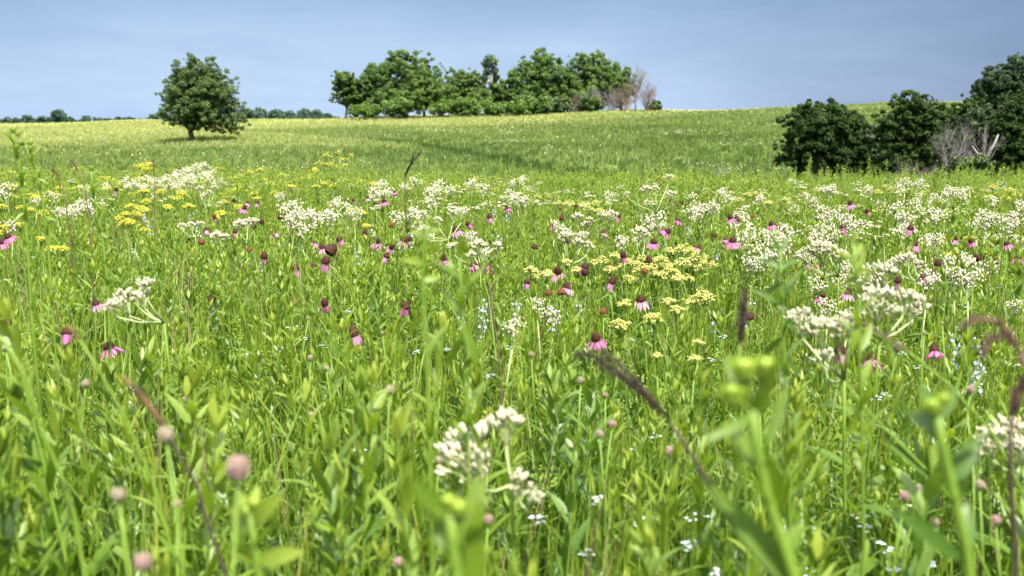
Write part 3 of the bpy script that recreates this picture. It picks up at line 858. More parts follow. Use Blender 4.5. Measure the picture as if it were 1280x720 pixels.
AREA = (0.56 * (16 ** 2 - .9 ** 2) + 3.6 * 15.1)
def patch(x, y, s, ph=0.0):
    return np.sin(x * s + ph + 1.3 * np.sin(y * s * .8 + ph)) * np.sin(y * s * 1.1 + .7 * x * s + 2 * ph)

def build_meadow():
    rng = np.random.default_rng(3)
    def do(name, key, dens, hs, label, cat, keepf=None, tilt=.12, y0=.9, take=0):
        n = int(dens * AREA)
        x, y = near_points(n, rng, y0)
        if keepf is not None:
            k = keepf(x, y, rng); x, y = x[k], y[k]
        # plants end where their tops would fill the view next to the lens
        z = terrain(x, y) - .01
        n = len(x)
        sc = rng.uniform(hs[0], hs[1], n) * (1 + .10 * patch(x, y, 1.1, .4))
        sc = sc * (1 + {'A': .22, 'B': .12}.get(key, 0) * (1 - smooth(1.6, 3.2, y)) * rng.uniform(0, 1.3, n)) * (1 + {'E': .28}.get(key, 0) * smooth(7.0, 10, y) * rng.random(n))
        rot = np.stack([rng.normal(0, tilt, n), rng.normal(0, tilt, n), rng.uniform(0, 6.28, n)], -1)
        idx = rng.integers(0, len(PROT[key]), n)
        wide = rng.uniform(.9, 1.15, n)
        wide = wide * (1 - .18 * (1 - smooth(1.4, 2.6, y)))
        scl = np.stack([sc * wide, sc * wide, sc], -1)
        if take:      # the nearest ones stand as plants of their own
            d = np.hypot(x, y - 0); order = np.argsort(np.where(y > 1.35, d, 99))[:take]
            for j in order:
                px, py = to_px(x[j], y[j], z[j] + .6 * sc[j])
                o = thing('leafy_stalk', (x[j], y[j], z[j]), stalk_label(px), 'plant', 'leafy stalks standing in the meadow\'s near edge', 0, PROT[key][idx[j]])
                o.rotation_euler = rot[j]; o.scale = scl[j]
            m = np.ones(n, bool); m[order] = False
            x, y, z, rot, scl, idx = x[m], y[m], z[m], rot[m], scl[m], idx[m]
        gn_scatter(name, PROT[key], np.stack([x, y, z], -1), rot, scl, idx, label, cat)
    do('leafy_forbs', 'A', 82, (.82, 1.12), 'dense upright green leafy stalks filling the whole meadow', 'plants', lambda x, y, r: patch(x, y, .9) + r.normal(0, .7, len(x)) > -.6, take=240)
    do('meadow_grass', 'B', 100, (.8, 1.15), 'thin green grass growing among the leafy stalks', 'grass', tilt=.1)
    do('upright_strap_plants', 'F', 34, (.85, 1.2), 'upright narrow-leaved bright green plants crowding the near meadow', 'plants', lambda x, y, r: patch(x, y, 1.3, 2.6) + r.normal(0, .6, len(x)) > -.2, tilt=.08)
    do('dry_straw', 'S', 11, (.8, 1.15), 'dry tan straws and brown dead stems among the green', 'dead stems')
    do('fine_leaved_plants', 'C', 34, (.8, 1.15), 'narrow-leaved arching green plants low in the meadow', 'plants', lambda x, y, r: patch(x, y, 1.6, 1.1) + r.normal(0, .5, len(x)) > -.1)
    do('undergrowth', 'D', 60, (.8, 1.3), 'low broad-leaved undergrowth between the stalks', 'plants')
    do('budding_stalks', 'E', 20, (.85, 1.08), 'pale-tipped budding stalks standing over the meadow', 'plants', lambda x, y, r: (patch(x, y, .8, 2.0) + r.normal(0, .5, len(x)) > 0) | (y > 9))

def stalk_label(px):
    if px < 330: return 'leafy green stalk in the blurred left third of the meadow\'s front'
    if px < 560: return 'leafy green stalk in front, left of the nearest cream flower clusters'
    if px < 720: return 'leafy green stalk around the nearest cream flower clusters'
    if px < 900: return 'leafy green stalk in front, under the dark forked seed head'
    if px < 1080: return 'leafy green stalk in front, around the tall blurred budding stalk'
    return 'leafy green stalk in the right front corner of the meadow'
build_meadow()

# ------------------------------------------------------------------ zones used in labels
ZONES = [(-999, 197, 'left of the lone oak'), (197, 310, 'below the lone oak'), (310, 410, 'between lone oak and grove'), (410, 560, 'below the grove\'s left half'),
         (560, 650, 'below the grove\'s gap'), (650, 830, 'below the grove\'s right half'), (830, 960, 'below the bare hill crest'), (960, 1110, 'below the thicket\'s left end'),
         (1110, 1200, 'below the bare grey tree'), (1200, 2999, 'below the thicket\'s right end')]
def zone(px):
    for a, b, s in ZONES:
        if a <= px < b: return s
ORD = ['first', 'second', 'third', 'fourth', 'fifth', 'sixth', 'seventh', 'eighth', 'ninth', 'tenth', 'eleventh', 'twelfth']
def band(d): return 'near' if d < 3.2 else ('middle' if d < 6.0 else 'far')
def assign_labels(items, kind):
    """items: (object, px, distance, look)"""
    groups = {}
    for it in items:
        groups.setdefault((zone(it[1]), band(it[2])), []).append(it)
    for (zn, bd), L in groups.items():
        L.sort(key=lambda q: q[1])
        for i, (o, px, d, look) in enumerate(L):
            if len(L) == 1: o['label'] = f"{look} {kind}, only {bd} one {zn}"
            else: o['label'] = f"{look} {kind}, {ORD[min(i, 11)]} from left of {bd} ones {zn}"

# ------------------------------------------------------------------ coneflowers
def cf_petals(kind, seed, mat):
    random.seed(seed)
    mb = MB()
    n = {'spread': 15, 'droop': 13, 'few': 7}[kind]
    for i in range(n):
        a = 2 * math.pi * i / n + random.uniform(-.15, .15)
        el = {'spread': -.62, 'droop': -1.25, 'few': -1.3}[kind] + random.uniform(-.15, .15)
        d = Vector((math.cos(a) * math.cos(el), math.sin(a) * math.cos(el), math.sin(el)))
        mb.leaf((math.cos(a) * .009, math.sin(a) * .009, 0), d, (math.cos(a) * .3, math.sin(a) * .3, 1), random.uniform(.027, .034), random.uniform(.0065, .0085),
                random.uniform(.2, .6), 4, -.2, .55, 0, random.uniform(0, .3), random.uniform(.2, .8))
    return mb.mesh('petals', M[mat])
def cf_cone(seed, mat, flat=1.0):
    random.seed(seed)
    mb = MB()
    rows = 9; R0 = .0125; Hc = .019 * flat
    prev = None
    for i in range(rows + 1):
        t = i / rows; r = R0 * math.sqrt(max(0, 1 - (t * .98) ** 2.2)) * (.86 + .14 * min(1, t * 5)); z = -.004 + Hc * t
        cur = [mb.vert((r * math.cos(2 * math.pi * k / 14) * random.uniform(.95, 1.05), r * math.sin(2 * math.pi * k / 14) * random.uniform(.95, 1.05), z), 0) for k in range(14)]
        if prev:
            for k in range(14): mb.face((prev[k], prev[(k + 1) % 14], cur[(k + 1) % 14], cur[k]))
        prev = cur
    mb.face(prev)
    for i in range(120):       # spines in spirals
        t = (i + .5) / 120; a = i * 2.39996; r = R0 * math.sqrt(max(0, 1 - (t * .98) ** 2.2)); z = -.004 + Hc * t
        o = Vector((math.cos(a) * r, math.sin(a) * r, z)); dd = Vector((math.cos(a) * (1 - t), math.sin(a) * (1 - t), .35 + t)).normalized()
        mb.tube([o, o + dd * .0028], [.0009, .0002], 3, 0, t=[0, random.random() * .5], cap=False)
    return mb.mesh('flower_cone', M[mat])
def unit_stem(seed, r=.0018, bend=.05, mat='stemgreen'):
    random.seed(seed)
    mb = MB(); a = random.uniform(0, 6.28); pts = []
    for i in range(8):
        t = i / 7; o = bend * math.sin(t * math.pi) * (1 - .3 * t) + bend * 1.2 * (1 - t) ** 2 * 0
        pts.append((math.cos(a) * o, math.sin(a) * o, t))
    mb.tube(pts, [r * (1.3 - .4 * i / 7) for i in range(8)], 6, 0)
    return mb.mesh('stem', M[mat])
def stem_leaves(seed, n=6):
    random.seed(seed); mb = MB()
    for i in range(n):
        a = random.uniform(0, 6.28); d = Vector((math.cos(a) * .5, math.sin(a) * .5, 1))
        mb.leaf((0, 0, random.uniform(.02, .25)), d, (math.cos(a), math.sin(a), .6), random.uniform(.10, .18), .014, random.uniform(.3, 1), 5, .3, .45, 0, 0, .2)
    return mb.mesh('leaves', M['forb'])
CFP = {'p': [cf_petals('spread', 51, 'pink'), cf_petals('spread', 52, 'pink')], 'l': [cf_petals('droop', 53, 'palepink'), cf_petals('spread', 54, 'palepink')],
       'r': [cf_petals('droop', 55, 'pink')], 'f': [cf_petals('few', 56, 'palepink')]}
CFC = {'dark': cf_cone(61, 'cone', 1.25), 'dark2': cf_cone(62, 'cone', .9), 'brown': cf_cone(63, 'conebrown', .8)}
CFS = [unit_stem(71), unit_stem(72, bend=.03), unit_stem(73, bend=.07)]
CFL = [stem_leaves(81), stem_leaves(82)]
# (px, py, kind[, width px of the flower])   kinds: p pink, l pale, r pink drooping, f few pale petals, d dark bare cone, o orange-brown bare cone
CONES = [(145, 238, 'f'), (10, 296, 'p'), (3, 304, 'p', 15), (120, 347, 'f', 13), (236, 302, 'd', 14), (252, 303, 'o'), (258, 288, 'l'), (292, 251, 'd'), (305, 261, 'p'), (309, 254, 'l'),
         (272, 335, 'f', 13), (304, 326, 'p', 16), (311, 313, 'o'), (317, 283, 'd'), (294, 290, 'l', 10), (268, 272, 'f'),
         (322, 254, 'l'), (350, 273, 'd'), (326, 278, 'd'), (342, 291, 'l'), (391, 304, 'p', 14), (403, 310, 'l'), (424, 300, 'l'), (412, 315, 'd', 28), (407, 327, 'l', 30), (391, 333, 'd', 14), (370, 337, 'f', 13),
         (452, 282, 'o'), (456, 293, 'r'), (490, 282, 'o'), (471, 303, 'p', 13), (489, 310, 'l', 13), (483, 321, 'l', 12), (512, 300, 'r', 15), (555, 325, 'p', 15), (480, 252, 'p', 13), (493, 241, 'p'), (459, 248, 'l'), (442, 251, 'f'), (469, 255, 'd'),
         (612, 272, 'l'), (634, 261, 'p'), (585, 280, 'r'), (570, 289, 'l'), (592, 332, 'p', 14), (610, 334, 'p', 13), (330, 321, 'f'), (505, 302, 'l'),
         (689, 283, 'r'), (755, 292, 'l', 11), (773, 271, 'r', 13), (710, 302, 'd'), (722, 301, 'o'), (701, 261, 'o'), (702, 274, 'd'), (668, 310, 'd'), (731, 341, 'd'), (779, 320, 'r'), (763, 334, 'o', 13), (731, 334, 'f'),
         (847, 276, 'p', 14), (834, 290, 'p', 18), (826, 291, 'd'), (817, 303, 'p', 16), (913, 273, 'p', 16), (941, 271, 'o'), (921, 276, 'd'), (907, 300, 'p'), (916, 301, 'p', 18), (873, 310, 'p', 12), (888, 327, 'l', 14), (893, 296, 'd'), (852, 254, 'd'),
         (697, 341, 'l', 13), (659, 353, 'l', 17), (708, 358, 'l', 16), (765, 353, 'l', 16), (806, 340, 'o'), (811, 327, 'd'), (720, 258, 'd'),
         (964, 281, 'p'), (1063, 255, 'l', 12), (1084, 265, 'l', 12), (1054, 285, 'r'), (1079, 314, 'r', 11), (1017, 328, 'p', 14), (1138, 286, 'l'), (1143, 306, 'p'), (1193, 299, 'p', 11), (1214, 303, 'p', 11),
         (1258, 305, 'p', 18), (1272, 323, 'p', 16), (1244, 328, 'r', 12), (1137, 319, 'r', 14), (1146, 327, 'r', 13), (1172, 331, 'd', 20), (1122, 352, 'f', 14), (1165, 344, 'l'), (1223, 324, 'd'), (1153, 348, 'p'),
         (9, 405, 'd', 22), (83, 416, 'r', 27), (136, 434, 'p', 32), (120, 380, 'l', 20), (265, 377, 'f', 17), (406, 380, 'r', 15), (424, 411, 'o', 12), (507, 383, 'r', 12), (443, 418, 'l', 12),
         (801, 375, 'l', 18), (754, 390, 'o', 12), (745, 424, 'p', 11), (702, 366, 'o', 18), (711, 361, 'l', 12), (686, 367, 'o', 11), (937, 397, 'd', 14),
         (1028, 373, 'p', 13), (1060, 367, 'l', 14), (1168, 439, 'p', 26), (1090, 450, 'p', 12), (1050, 440, 'l', 18)]
LOOK = {'p': 'spreading pink', 'l': 'pale pink', 'r': 'drooping pink', 'f': 'few-petalled', 'd': 'bare dark', 'o': 'bare orange-brown'}
cf_items = []
for i, c in enumerate(CONES):
    px, py, kind = c[:3]
    random.seed(1000 + i)
    sl = slope(py)
    if len(c) > 3:
        d = .066 * FPX / c[3]; h = H - sl * d
        if h < .62: d = (H - .68) / sl
        if h > 1.1: d = (H - 1.05) / sl
    else:
        d = (H - random.uniform(.70, .80)) / sl
    d = min(d, 11.8)
    p = P(px, py, d)
    g = tz(p.x, p.y); h = p.z - g
    o = thing('coneflower', (p.x, p.y, g), None, 'flower', 'purple coneflowers standing in the meadow', random.uniform(0, 6.28))
    link('stem', CFS[i % 3], o, scale=(1, 1, h))
    link('leaves', CFL[i % 2], o)
    tl = (random.gauss(0, .24), random.gauss(0, .24), random.uniform(0, 6.28))
    ck = 'brown' if kind == 'o' else ('dark' if random.random() < .6 else 'dark2')
    s = random.uniform(1.0, 1.38)
    link('flower_cone', CFC[ck], o, (0, 0, h), tl, (s, s, s * random.uniform(.9, 1.2)))
    if kind in CFP:
        link('petals', CFP[kind][i % len(CFP[kind])], o, (0, 0, h), tl, (s, s, s))
    cf_items.append((o, px, d, LOOK[kind]))
assign_labels(cf_items, 'coneflower')

# ------------------------------------------------------------------ cream flat-topped flower clusters
def corymb(W, stalk, seed, nb=46, hi=True, lean=0.0, one_mesh=False):
    """cluster of cream buds on rays; origin at the foot of its stalk"""
    random.seed(seed); mb = MB()
    a0 = random.uniform(0, 6.28); top = Vector((math.cos(a0) * lean, math.sin(a0) * lean, stalk))
    mb.tube([(0, 0, 0), top * .5 + Vector((0, 0, .004)), top], [.0022, .0018, .0016], 5, 1)
    subs = max(3, nb // 5)
    for s in range(subs):
        a = s * 2.39996; r = W * .5 * math.sqrt((s + .4) / subs) * .85
        c = top + Vector((math.cos(a) * r, math.sin(a) * r, W * .88 + random.uniform(-.20, .16) * W - r * .6))
        mb.tube([top, top.lerp(c, .55) + Vector((0, 0, .002)), c], [.0014, .0011, .0009], 4, 1, cap=False)
        for k in range(max(4, int(1.5 * nb / subs))):
            q = c + Vector((random.gauss(0, .075) * W, random.gauss(0, .075) * W, random.uniform(-.06, .14) * W))
            ax = (q - top).normalized()
            if hi:
                mb.tube([c, q], [.0005, .0005], 3, 1, cap=False)
            mb.ball(q + ax * .004, (.0025 if hi else .003) * random.uniform(.7, 1.25), 5, 4, 0, (random.random() < .35) * random.uniform(.2, .9), 2.3 if hi else 1.4, ax)
    return mb.mesh('flower_cluster', [M['white'], M['palestem']])
CORY = {'hi': [corymb(.064, .025, 91, 66), corymb(.052, .03, 92, 52), corymb(.044, .025, 93, 42), corymb(.058, .035, 94, 58)],
        'lo': [corymb(.050, .03, 95, 40, False), corymb(.040, .04, 96, 32, False), corymb(.045, .02, 97, 36, False)]}
WSTEM = [unit_stem(101, .0032, .03, 'palestem'), unit_stem(102, .0032, .05, 'palestem')]
def clump_mesh(seed, n, W):
    """branching head of several clusters as one mesh, for the small far ones"""
    random.seed(seed); mb = MB()
    for i in range(n):
        a = i * 2.39996 + random.uniform(-.3, .3); r = W * .5 * math.sqrt((i + .3) / n)
        c = Vector((math.cos(a) * r, math.sin(a) * r, -.5 * r + random.uniform(-.03, .03)))
        mb.tube([(0, 0, -.10), c * .6 + Vector((0, 0, -.035)), c], [.002, .0016, .0012], 4, 1, cap=False)
        for k in range(26):
            q = c + Vector((random.gauss(0, .013), random.gauss(0, .013), random.uniform(-.012, .022)))
            mb.ball(q, .0042 * random.uniform(.6, 1.3), 4, 3, 0, (random.random() < .25) * .6, 1.5, jit=.15)
    return mb.mesh('flower_heads', [M['white'], M['palestem']])
WCL = [clump_mesh(111, 3, .05), clump_mesh(112, 5, .09), clump_mesh(113, 7, .12), clump_mesh(114, 9, .15), clump_mesh(115, 6, .10)]
WWID = [.075, .11, .145, .175, .125]

# plants whose forks one can follow: fork pixel, heads (px, py, scale), foot pixel shift
FORKS = [
    ((205, 404), 2.35, [(155, 379, 1.0), (141, 386, .7), (170, 372, .8), (183, 363, .75), (178, 373, .8)], (8, 40), 'cream branching cluster on a bent pale stem right of the two nearest coneflowers'),
    ((640, 606), 1.42, [(588, 572, 1.5), (632, 536, .95), (651, 602, .8), (664, 628, .55), (600, 590, .9)], (6, 60), 'nearest cream flower clusters, loose and budded, at the bottom centre'),
    ((820, 266), 5.6, [(808, 240, 1.2), (820, 236, .9), (835, 226, .9), (838, 246, 1.0), (784, 244, .7)], (6, 50), 'antler-like pale forked stem with cream heads below the grove\'s right end'),
    ((600, 335), 3.9, [(588, 300, 1.0), (598, 311, 1.2), (622, 309, 1.0), (567, 313, .8), (606, 320, 1.0), (590, 322, .8)], (4, 60), 'large cream cluster with white forked stems below the pale snag'),
    ((560, 300), 4.7, [(531, 291, 1.2), (548, 276, 1.0), (566, 272, 1.0), (578, 268, 1.1), (522, 284, .9), (540, 296, .9)], (8, 50), 'wide cream flat-topped cluster just above the large forked one'),
    ((1055, 475), 1.75, [(1000, 404, .85), (1026, 418, 1.0), (1049, 412, 1.0), (1031, 457, .75), (1062, 408, .7)], (14, 70), 'budding cream clusters on thick pale stems right of the blurred budding stalk'),
    ((1100, 425), 2.0, [(1097, 384, 1.2), (1132, 378, .9), (1148, 380, 1.0), (1116, 396, .6), (1140, 392, .6)], (-6, 80), 'tall vase-shaped cream clusters near the right front'),
    ((1098, 372), 2.9, [(1085, 348, 1.3), (1105, 346, 1.3), (1095, 356, 1.4), (1078, 360, .9)], (4, 60), 'dense cream dome of buds behind the vase-shaped clusters'),
    ((1145, 352), 3.6, [(1122, 330, 1.0), (1135, 328, 1.2), (1150, 332, 1.0)], (-10, 60), 'cream cluster on a long slanting stem below the bare grey tree'),
    ((1048, 346), 3.7, [(1005, 322, 1.0), (1022, 314, 1.3), (1042, 314, 1.3), (1028, 322, 1.3), (1012, 328, 1.0), (1050, 322, 1.0), (1036, 308, 1.0)], (2, 60), 'broad level cream cluster above a spreading pink coneflower'),
    ((715, 330), 4.6, [(722, 306, 1.0), (736, 308, 1.2), (712, 300, .9), (728, 298, 1.0)], (2, 50), 'cream cluster on a white Y-shaped stem beneath the grove\'s right half'),
    ((728, 300), 5.2, [(722, 274, 1.1), (738, 276, 1.0), (752, 274, 1.0), (764, 272, 1.1), (732, 284, 1.0)], (2, 50), 'spreading cream cluster on curved stems behind the Y-shaped one'),
    ((802, 322), 4.6, [(799, 294, 1.3), (796, 302, 1.0), (806, 300, .9)], (4, 50), 'small cream cluster on a pale fork left of two pink coneflowers'),
    ((258, 262), 7.4, [(250, 238, 1.1), (262, 241, 1.0), (268, 238, .9), (255, 246, 1.0)], (-2, 40), 'cream cluster on a thin stem at the right of the big white drift'),
    ((1268, 590), 1.55, [(1240, 556, .8), (1262, 544, 1.0), (1278, 552, 1.1), (1272, 572, .9)], (12, 70), 'cream clusters cut by the photo\'s right edge'),
    ((244, 296), 5.2, [(228, 285, .9), (240, 282, 1.1), (250, 284, .8)], (4, 40), 'small cream cluster above two brown coneflowers below the lone oak'),
    ((276, 318), 4.3, [(271, 299, 1.1), (283, 297, .8)], (1, 40), 'little cream pair of heads on a thin stem below the lone oak'),
    ((308, 306), 4.9, [(300, 284, 1.2), (309, 280, 1.3), (316, 282, 1.0)], (2, 40), 'cream flat cluster above the spreading pink coneflower below the lone oak'),
]
for i, (fk_, d, heads, foot, lab) in enumerate(FORKS):
    random.seed(2000 + i)
    f = P(fk_[0], fk_[1], d)
    g0 = P(fk_[0] + foot[0], fk_[1] + foot[1], d)
    gx = f.x + (g0.x - f.x) * 1.6; gy = f.y + random.uniform(.0, .08)
    g = tz(gx, gy)
    o = thing('cream_flower', (gx, gy, g), lab, 'flower', 'cream flat-topped flowers standing in the meadow')
    fl = Vector((f.x - gx, f.y - gy, f.z - g))
    mb = MB()
    mid = Vector((fl.x * .25, fl.y * .3, fl.z * .55))
    mb.tube([(0, 0, 0), mid * .5, mid, fl.lerp(mid, .3) , fl], [.0036, .0034, .0032, .0030, .0030], 7)
    for k in range(7):
        a = random.uniform(0, 6.28); mb.leaf(mid * (.5 + .16 * k), (math.cos(a), math.sin(a), .6), (0, 0, 1), .12, .035, .6, 5, .2, .4, 1)
    link('stem', mb.mesh('stem', [M['stemgreen'], M['forb']]), o)
    for k, (hx, hy, s) in enumerate(heads):
        e = P(hx, hy, d + random.uniform(-.04, .04) * min(d, 3))
        e = Vector((e.x - gx, e.y - gy, e.z - g))
        cm = CORY['hi'][k % 4] if d < 4 else CORY['hi'][(k + 1) % 4]
        # the corymb grows from a point a little below its head
        dirv = (e - fl); hv = Vector((dirv.x * .35, dirv.y * .35, abs(dirv.z) + .03)).normalized()
        root = e - hv * (.035 * s)
        bm_ = MB(); m2 = fl.lerp(root, .55) + Vector((0, 0, -.006))
        bm_.tube([fl, m2, root], [.0026, .0023, .0020], 6)
        br = link('branch', bm_.mesh('branch', M['palestem']), o)
        q = Vector((0, 0, 1)).rotation_difference(hv)
        link('flower_cluster', cm, br, root - hv * .022 * s, q.to_euler(), (s * 1.0,) * 3)

# other cream flowers: px, py, width px
WH = [(160, 226, 16), (186, 224, 18), (200, 228, 18), (214, 222, 20), (228, 216, 22), (240, 213, 20), (252, 207, 18), (250, 222, 26), (235, 226, 24), (218, 232, 18), (262, 216, 14), (178, 232, 16), (272, 230, 10),
      (92, 262, 17), (100, 256, 10), (112, 259, 15), (74, 266, 10), (4, 240, 14), (66, 247, 10), (105, 237, 9), (14, 283, 12), (45, 252, 8), (132, 234, 8),
      (360, 262, 15), (372, 268, 14), (385, 265, 20), (392, 275, 16), (378, 288, 14), (412, 268, 18), (420, 257, 14), (435, 262, 12), (444, 268, 12), (408, 274, 12), (365, 275, 16), (350, 246, 8),
      (470, 243, 12), (478, 230, 14), (488, 240, 14), (508, 232, 14), (516, 226, 12), (545, 237, 14), (562, 240, 12), (590, 229, 14), (548, 232, 10), (518, 265, 18), (526, 272, 12), (540, 256, 10), (496, 272, 12), (538, 244, 12), (605, 236, 9), (638, 244, 10),
      (645, 228, 12), (652, 226, 9), (647, 246, 14), (655, 252, 10), (693, 282, 10), (704, 292, 14), (762, 245, 9), (777, 303, 12), (866, 249, 12), (868, 268, 14), (878, 261, 16), (890, 260, 12), (896, 262, 8),
      (820, 276, 16), (812, 284, 12), (832, 286, 10), (905, 240, 14), (912, 250, 9), (950, 250, 10), (925, 284, 18), (936, 292, 22), (944, 306, 22), (930, 300, 18), (952, 322, 22), (940, 330, 16), (958, 296, 14), (925, 272, 12),
      (972, 296, 20), (984, 292, 16), (978, 308, 18), (968, 320, 14), (1035, 235, 18), (1018, 253, 9), (1030, 267, 14), (1042, 275, 16), (1060, 278, 16), (1070, 284, 14), (1025, 288, 14), (1040, 296, 18), (1020, 300, 16),
      (1058, 336, 14), (1052, 352, 14), (1120, 262, 14), (1130, 275, 16), (1150, 268, 12), (1165, 272, 16), (1178, 270, 12), (1127, 290, 14), (1163, 306, 16), (1158, 300, 12), (1172, 300, 12), (1190, 332, 20), (1205, 328, 16), (1218, 338, 20), (1195, 346, 18), (1212, 350, 16), (1240, 334, 14),
      (1222, 278, 18), (1232, 272, 14), (1245, 274, 12), (1260, 282, 14), (1270, 276, 16), (1240, 300, 12), (1168, 248, 16), (1185, 240, 14), (1200, 237, 16), (1205, 248, 12), (1132, 227, 12), (1150, 229, 14), (1126, 238, 10), (1277, 262, 12), (1242, 252, 10),
      (1160, 350, 18), (1035, 384, 16), (1022, 358, 16), (1270, 384, 14), (1060, 395, 12), (690, 396, 18), (672, 380, 12), (1085, 238, 8), (1100, 255, 9), (1145, 255, 9), (995, 262, 9), (1008, 246, 8), (640, 410, 9), (1275, 300, 9)]
wh_items = []
def simple_flower(name, px, py, wpx, meshes, wids, stem, hrange, group, extra=None, maxd=12.4):
    sl = slope(py); d = (H - random.uniform(*hrange)) / max(sl, .03); d = min(d, maxd)
    p = P(px, py, d); g = tz(p.x, p.y)
    wm = wpx * d / FPX
    k = min(range(len(wids)), key=lambda j: abs(wids[j] - wm) + random.uniform(0, .015))
    s = min(2.0, max(.7, 1.45 * wm / wids[k]))
    o = thing(name, (p.x, p.y, g), None, 'flower', group, random.uniform(0, 6.28))
    hh = p.z - g - .09 * s
    link('stem', stem, o, scale=(1, 1, max(.2, hh)))
    link('flower_head' if extra is None else extra, meshes[k], o, (0, 0, p.z - g), (random.gauss(0, .12), random.gauss(0, .12), 0), (s, s, s))
    return o, d
for i, (px, py, w) in enumerate(WH):
    random.seed(3000 + i)
    o, d = simple_flower('cream_flower', px, py, w, WCL, WWID, WSTEM[i % 2], (.66, .78), 'cream flat-topped flowers standing in the meadow', 'flower_heads')
    wh_items.append((o, px, d, 'broad' if w >= 17 else ('small' if w <= 11 else 'mid-sized')))
assign_labels(wh_items, 'cream flower')

# ------------------------------------------------------------------ yellow umbels
def umbel(seed, W, mat):
    random.seed(seed); mb = MB()
    n = 13
    for i in range(n):
        a = i * 2.39996; r = W * .5 * math.sqrt((i + .3) / n)
        c = Vector((math.cos(a) * r, math.sin(a) * r, -r * r * 18 + random.uniform(-.004, .004)))
        mb.tube([(0, 0, -.035), c + Vector((0, 0, -.004))], [.0009, .0006], 4, 1, cap=False)
        for k in range(11):
            mb.ball(c + Vector((random.gauss(0, .0042), random.gauss(0, .0042), random.uniform(-.003, .005))), .0024 * random.uniform(.8, 1.3), 4, 3, 0, random.random() * .5)
    return mb.mesh('umbel', [M[mat], M['stemgreen']])
UMB = {'y': [umbel(121, .045, 'yellow'), umbel(122, .055, 'yellow'), umbel(123, .035, 'yellow')], 'q': [umbel(124, .05, 'paleyellow'), umbel(125, .06, 'paleyellow'), umbel(126, .04, 'paleyellow')]}
UW = [.05, .06, .04]
YE = [(9, 221, 12), (15, 214, 8), (10, 232, 12), (24, 230, 12), (42, 219, 13), (44, 245, 8), (52, 249, 8), (70, 242, 10), (75, 233, 8), (28, 258, 11), (38, 261, 10), (54, 264, 10), (4, 283, 9), (2, 257, 8), (51, 298, 9), (78, 309, 12), (65, 309, 12), (25, 280, 8), (2, 290, 9),
      (164, 256, 12), (178, 259, 12), (183, 250, 10), (182, 262, 10), (150, 271, 10), (160, 275, 14), (154, 279, 10), (168, 277, 12), (180, 286, 11), (157, 266, 10), (172, 266, 10), (210, 257, 10), (228, 240, 14), (222, 246, 10), (236, 256, 11), (180, 238, 10), (200, 238, 10), (213, 232, 9),
      (299, 219, 9), (311, 214, 9), (299, 231, 9), (281, 251, 9), (299, 257, 10), (276, 265, 12), (270, 272, 8), (175, 206, 9), (182, 210, 9), (178, 216, 8), (186, 204, 8), (318, 240, 8), (322, 247, 7),
      (325, 211, 9), (352, 217, 11), (338, 228, 9), (352, 226, 9), (327, 223, 9), (387, 220, 9), (343, 240, 8), (376, 222, 8), (395, 232, 8), (405, 228, 8), (364, 232, 8), (418, 230, 8), (452, 264, 10), (458, 282, 8), (440, 262, 8), (432, 224, 7), (450, 226, 8), (466, 228, 8)]
YP = [(712, 252, 12), (730, 255, 11), (737, 260, 9), (745, 252, 10), (698, 252, 9), (750, 262, 9), (668, 250, 8), (672, 244, 8),
      (752, 323, 18), (770, 318, 12), (786, 326, 18), (795, 320, 14), (803, 332, 18), (818, 330, 22), (826, 322, 14), (838, 312, 12), (857, 308, 22), (872, 318, 20), (866, 327, 22), (852, 325, 18), (858, 345, 16), (848, 346, 12), (825, 342, 12), (840, 336, 14), (685, 341, 12), (664, 336, 12), (668, 344, 9), (721, 336, 10),
      (708, 326, 9), (786, 347, 12), (762, 335, 12), (868, 375, 18), (880, 367, 17), (847, 385, 12), (775, 403, 16), (815, 395, 15), (780, 378, 11), (868, 446, 12), (822, 443, 9), (873, 426, 9), (837, 375, 11), (830, 332, 14), (880, 328, 18), (806, 322, 12),
      (1180, 297, 12), (1184, 317, 9), (1208, 299, 13), (1214, 296, 9), (1230, 316, 8), (1096, 238, 10), (1110, 232, 9), (1085, 232, 8), (1250, 240, 9), (1262, 236, 9), (1272, 242, 9), (1240, 232, 8), (1258, 246, 8), (1236, 245, 8), (960, 252, 8), (935, 242, 8), (925, 248, 8), (838, 222, 8), (826, 221, 8), (815, 224, 8), (980, 248, 7), (1020, 236, 7)]
ye_items = []
YG = 'yellow umbels standing in the meadow'
for i, (px, py, w) in enumerate(YE + YP):
    random.seed(4000 + i)
    key = 'y' if i < len(YE) or px > 1150 else 'q'
    o, d = simple_flower('yellow_flower', px, py, w, UMB[key], UW, CFS[i % 3], (.64, .76), YG, 'umbel')
    ye_items.append((o, px, d, 'bright' if key == 'y' else 'pale'))
def assign_numbered(items, kind):
    groups = {}
    for it in items: groups.setdefault((zone(it[1]), band(it[2])), []).append(it)
    for (zn, bd), L in groups.items():
        L.sort(key=lambda q: q[1])
        if len(L) > 12:
            # too dense to count across: split by tone and by left and right part
            for i, (o, px, d, look) in enumerate(L):
                part = 'left' if i < len(L) / 2 else 'right'
                j = i if part == 'left' else len(L) - 1 - i
                o['label'] = f"{look} {kind}, {ORD[min(j, 11)]} from {part} of {bd} ones {zn}"
        else:
            for i, (o, px, d, look) in enumerate(L):
                o['label'] = f"{look} {kind}, {ORD[i]} from left of {bd} ones {zn}" if len(L) > 1 else f"{look} {kind}, only {bd} one {zn}"
assign_numbered(ye_items, 'yellow umbel')
assign_numbered(wh_items, 'cream flower')
assign_numbered(cf_items, 'coneflower')

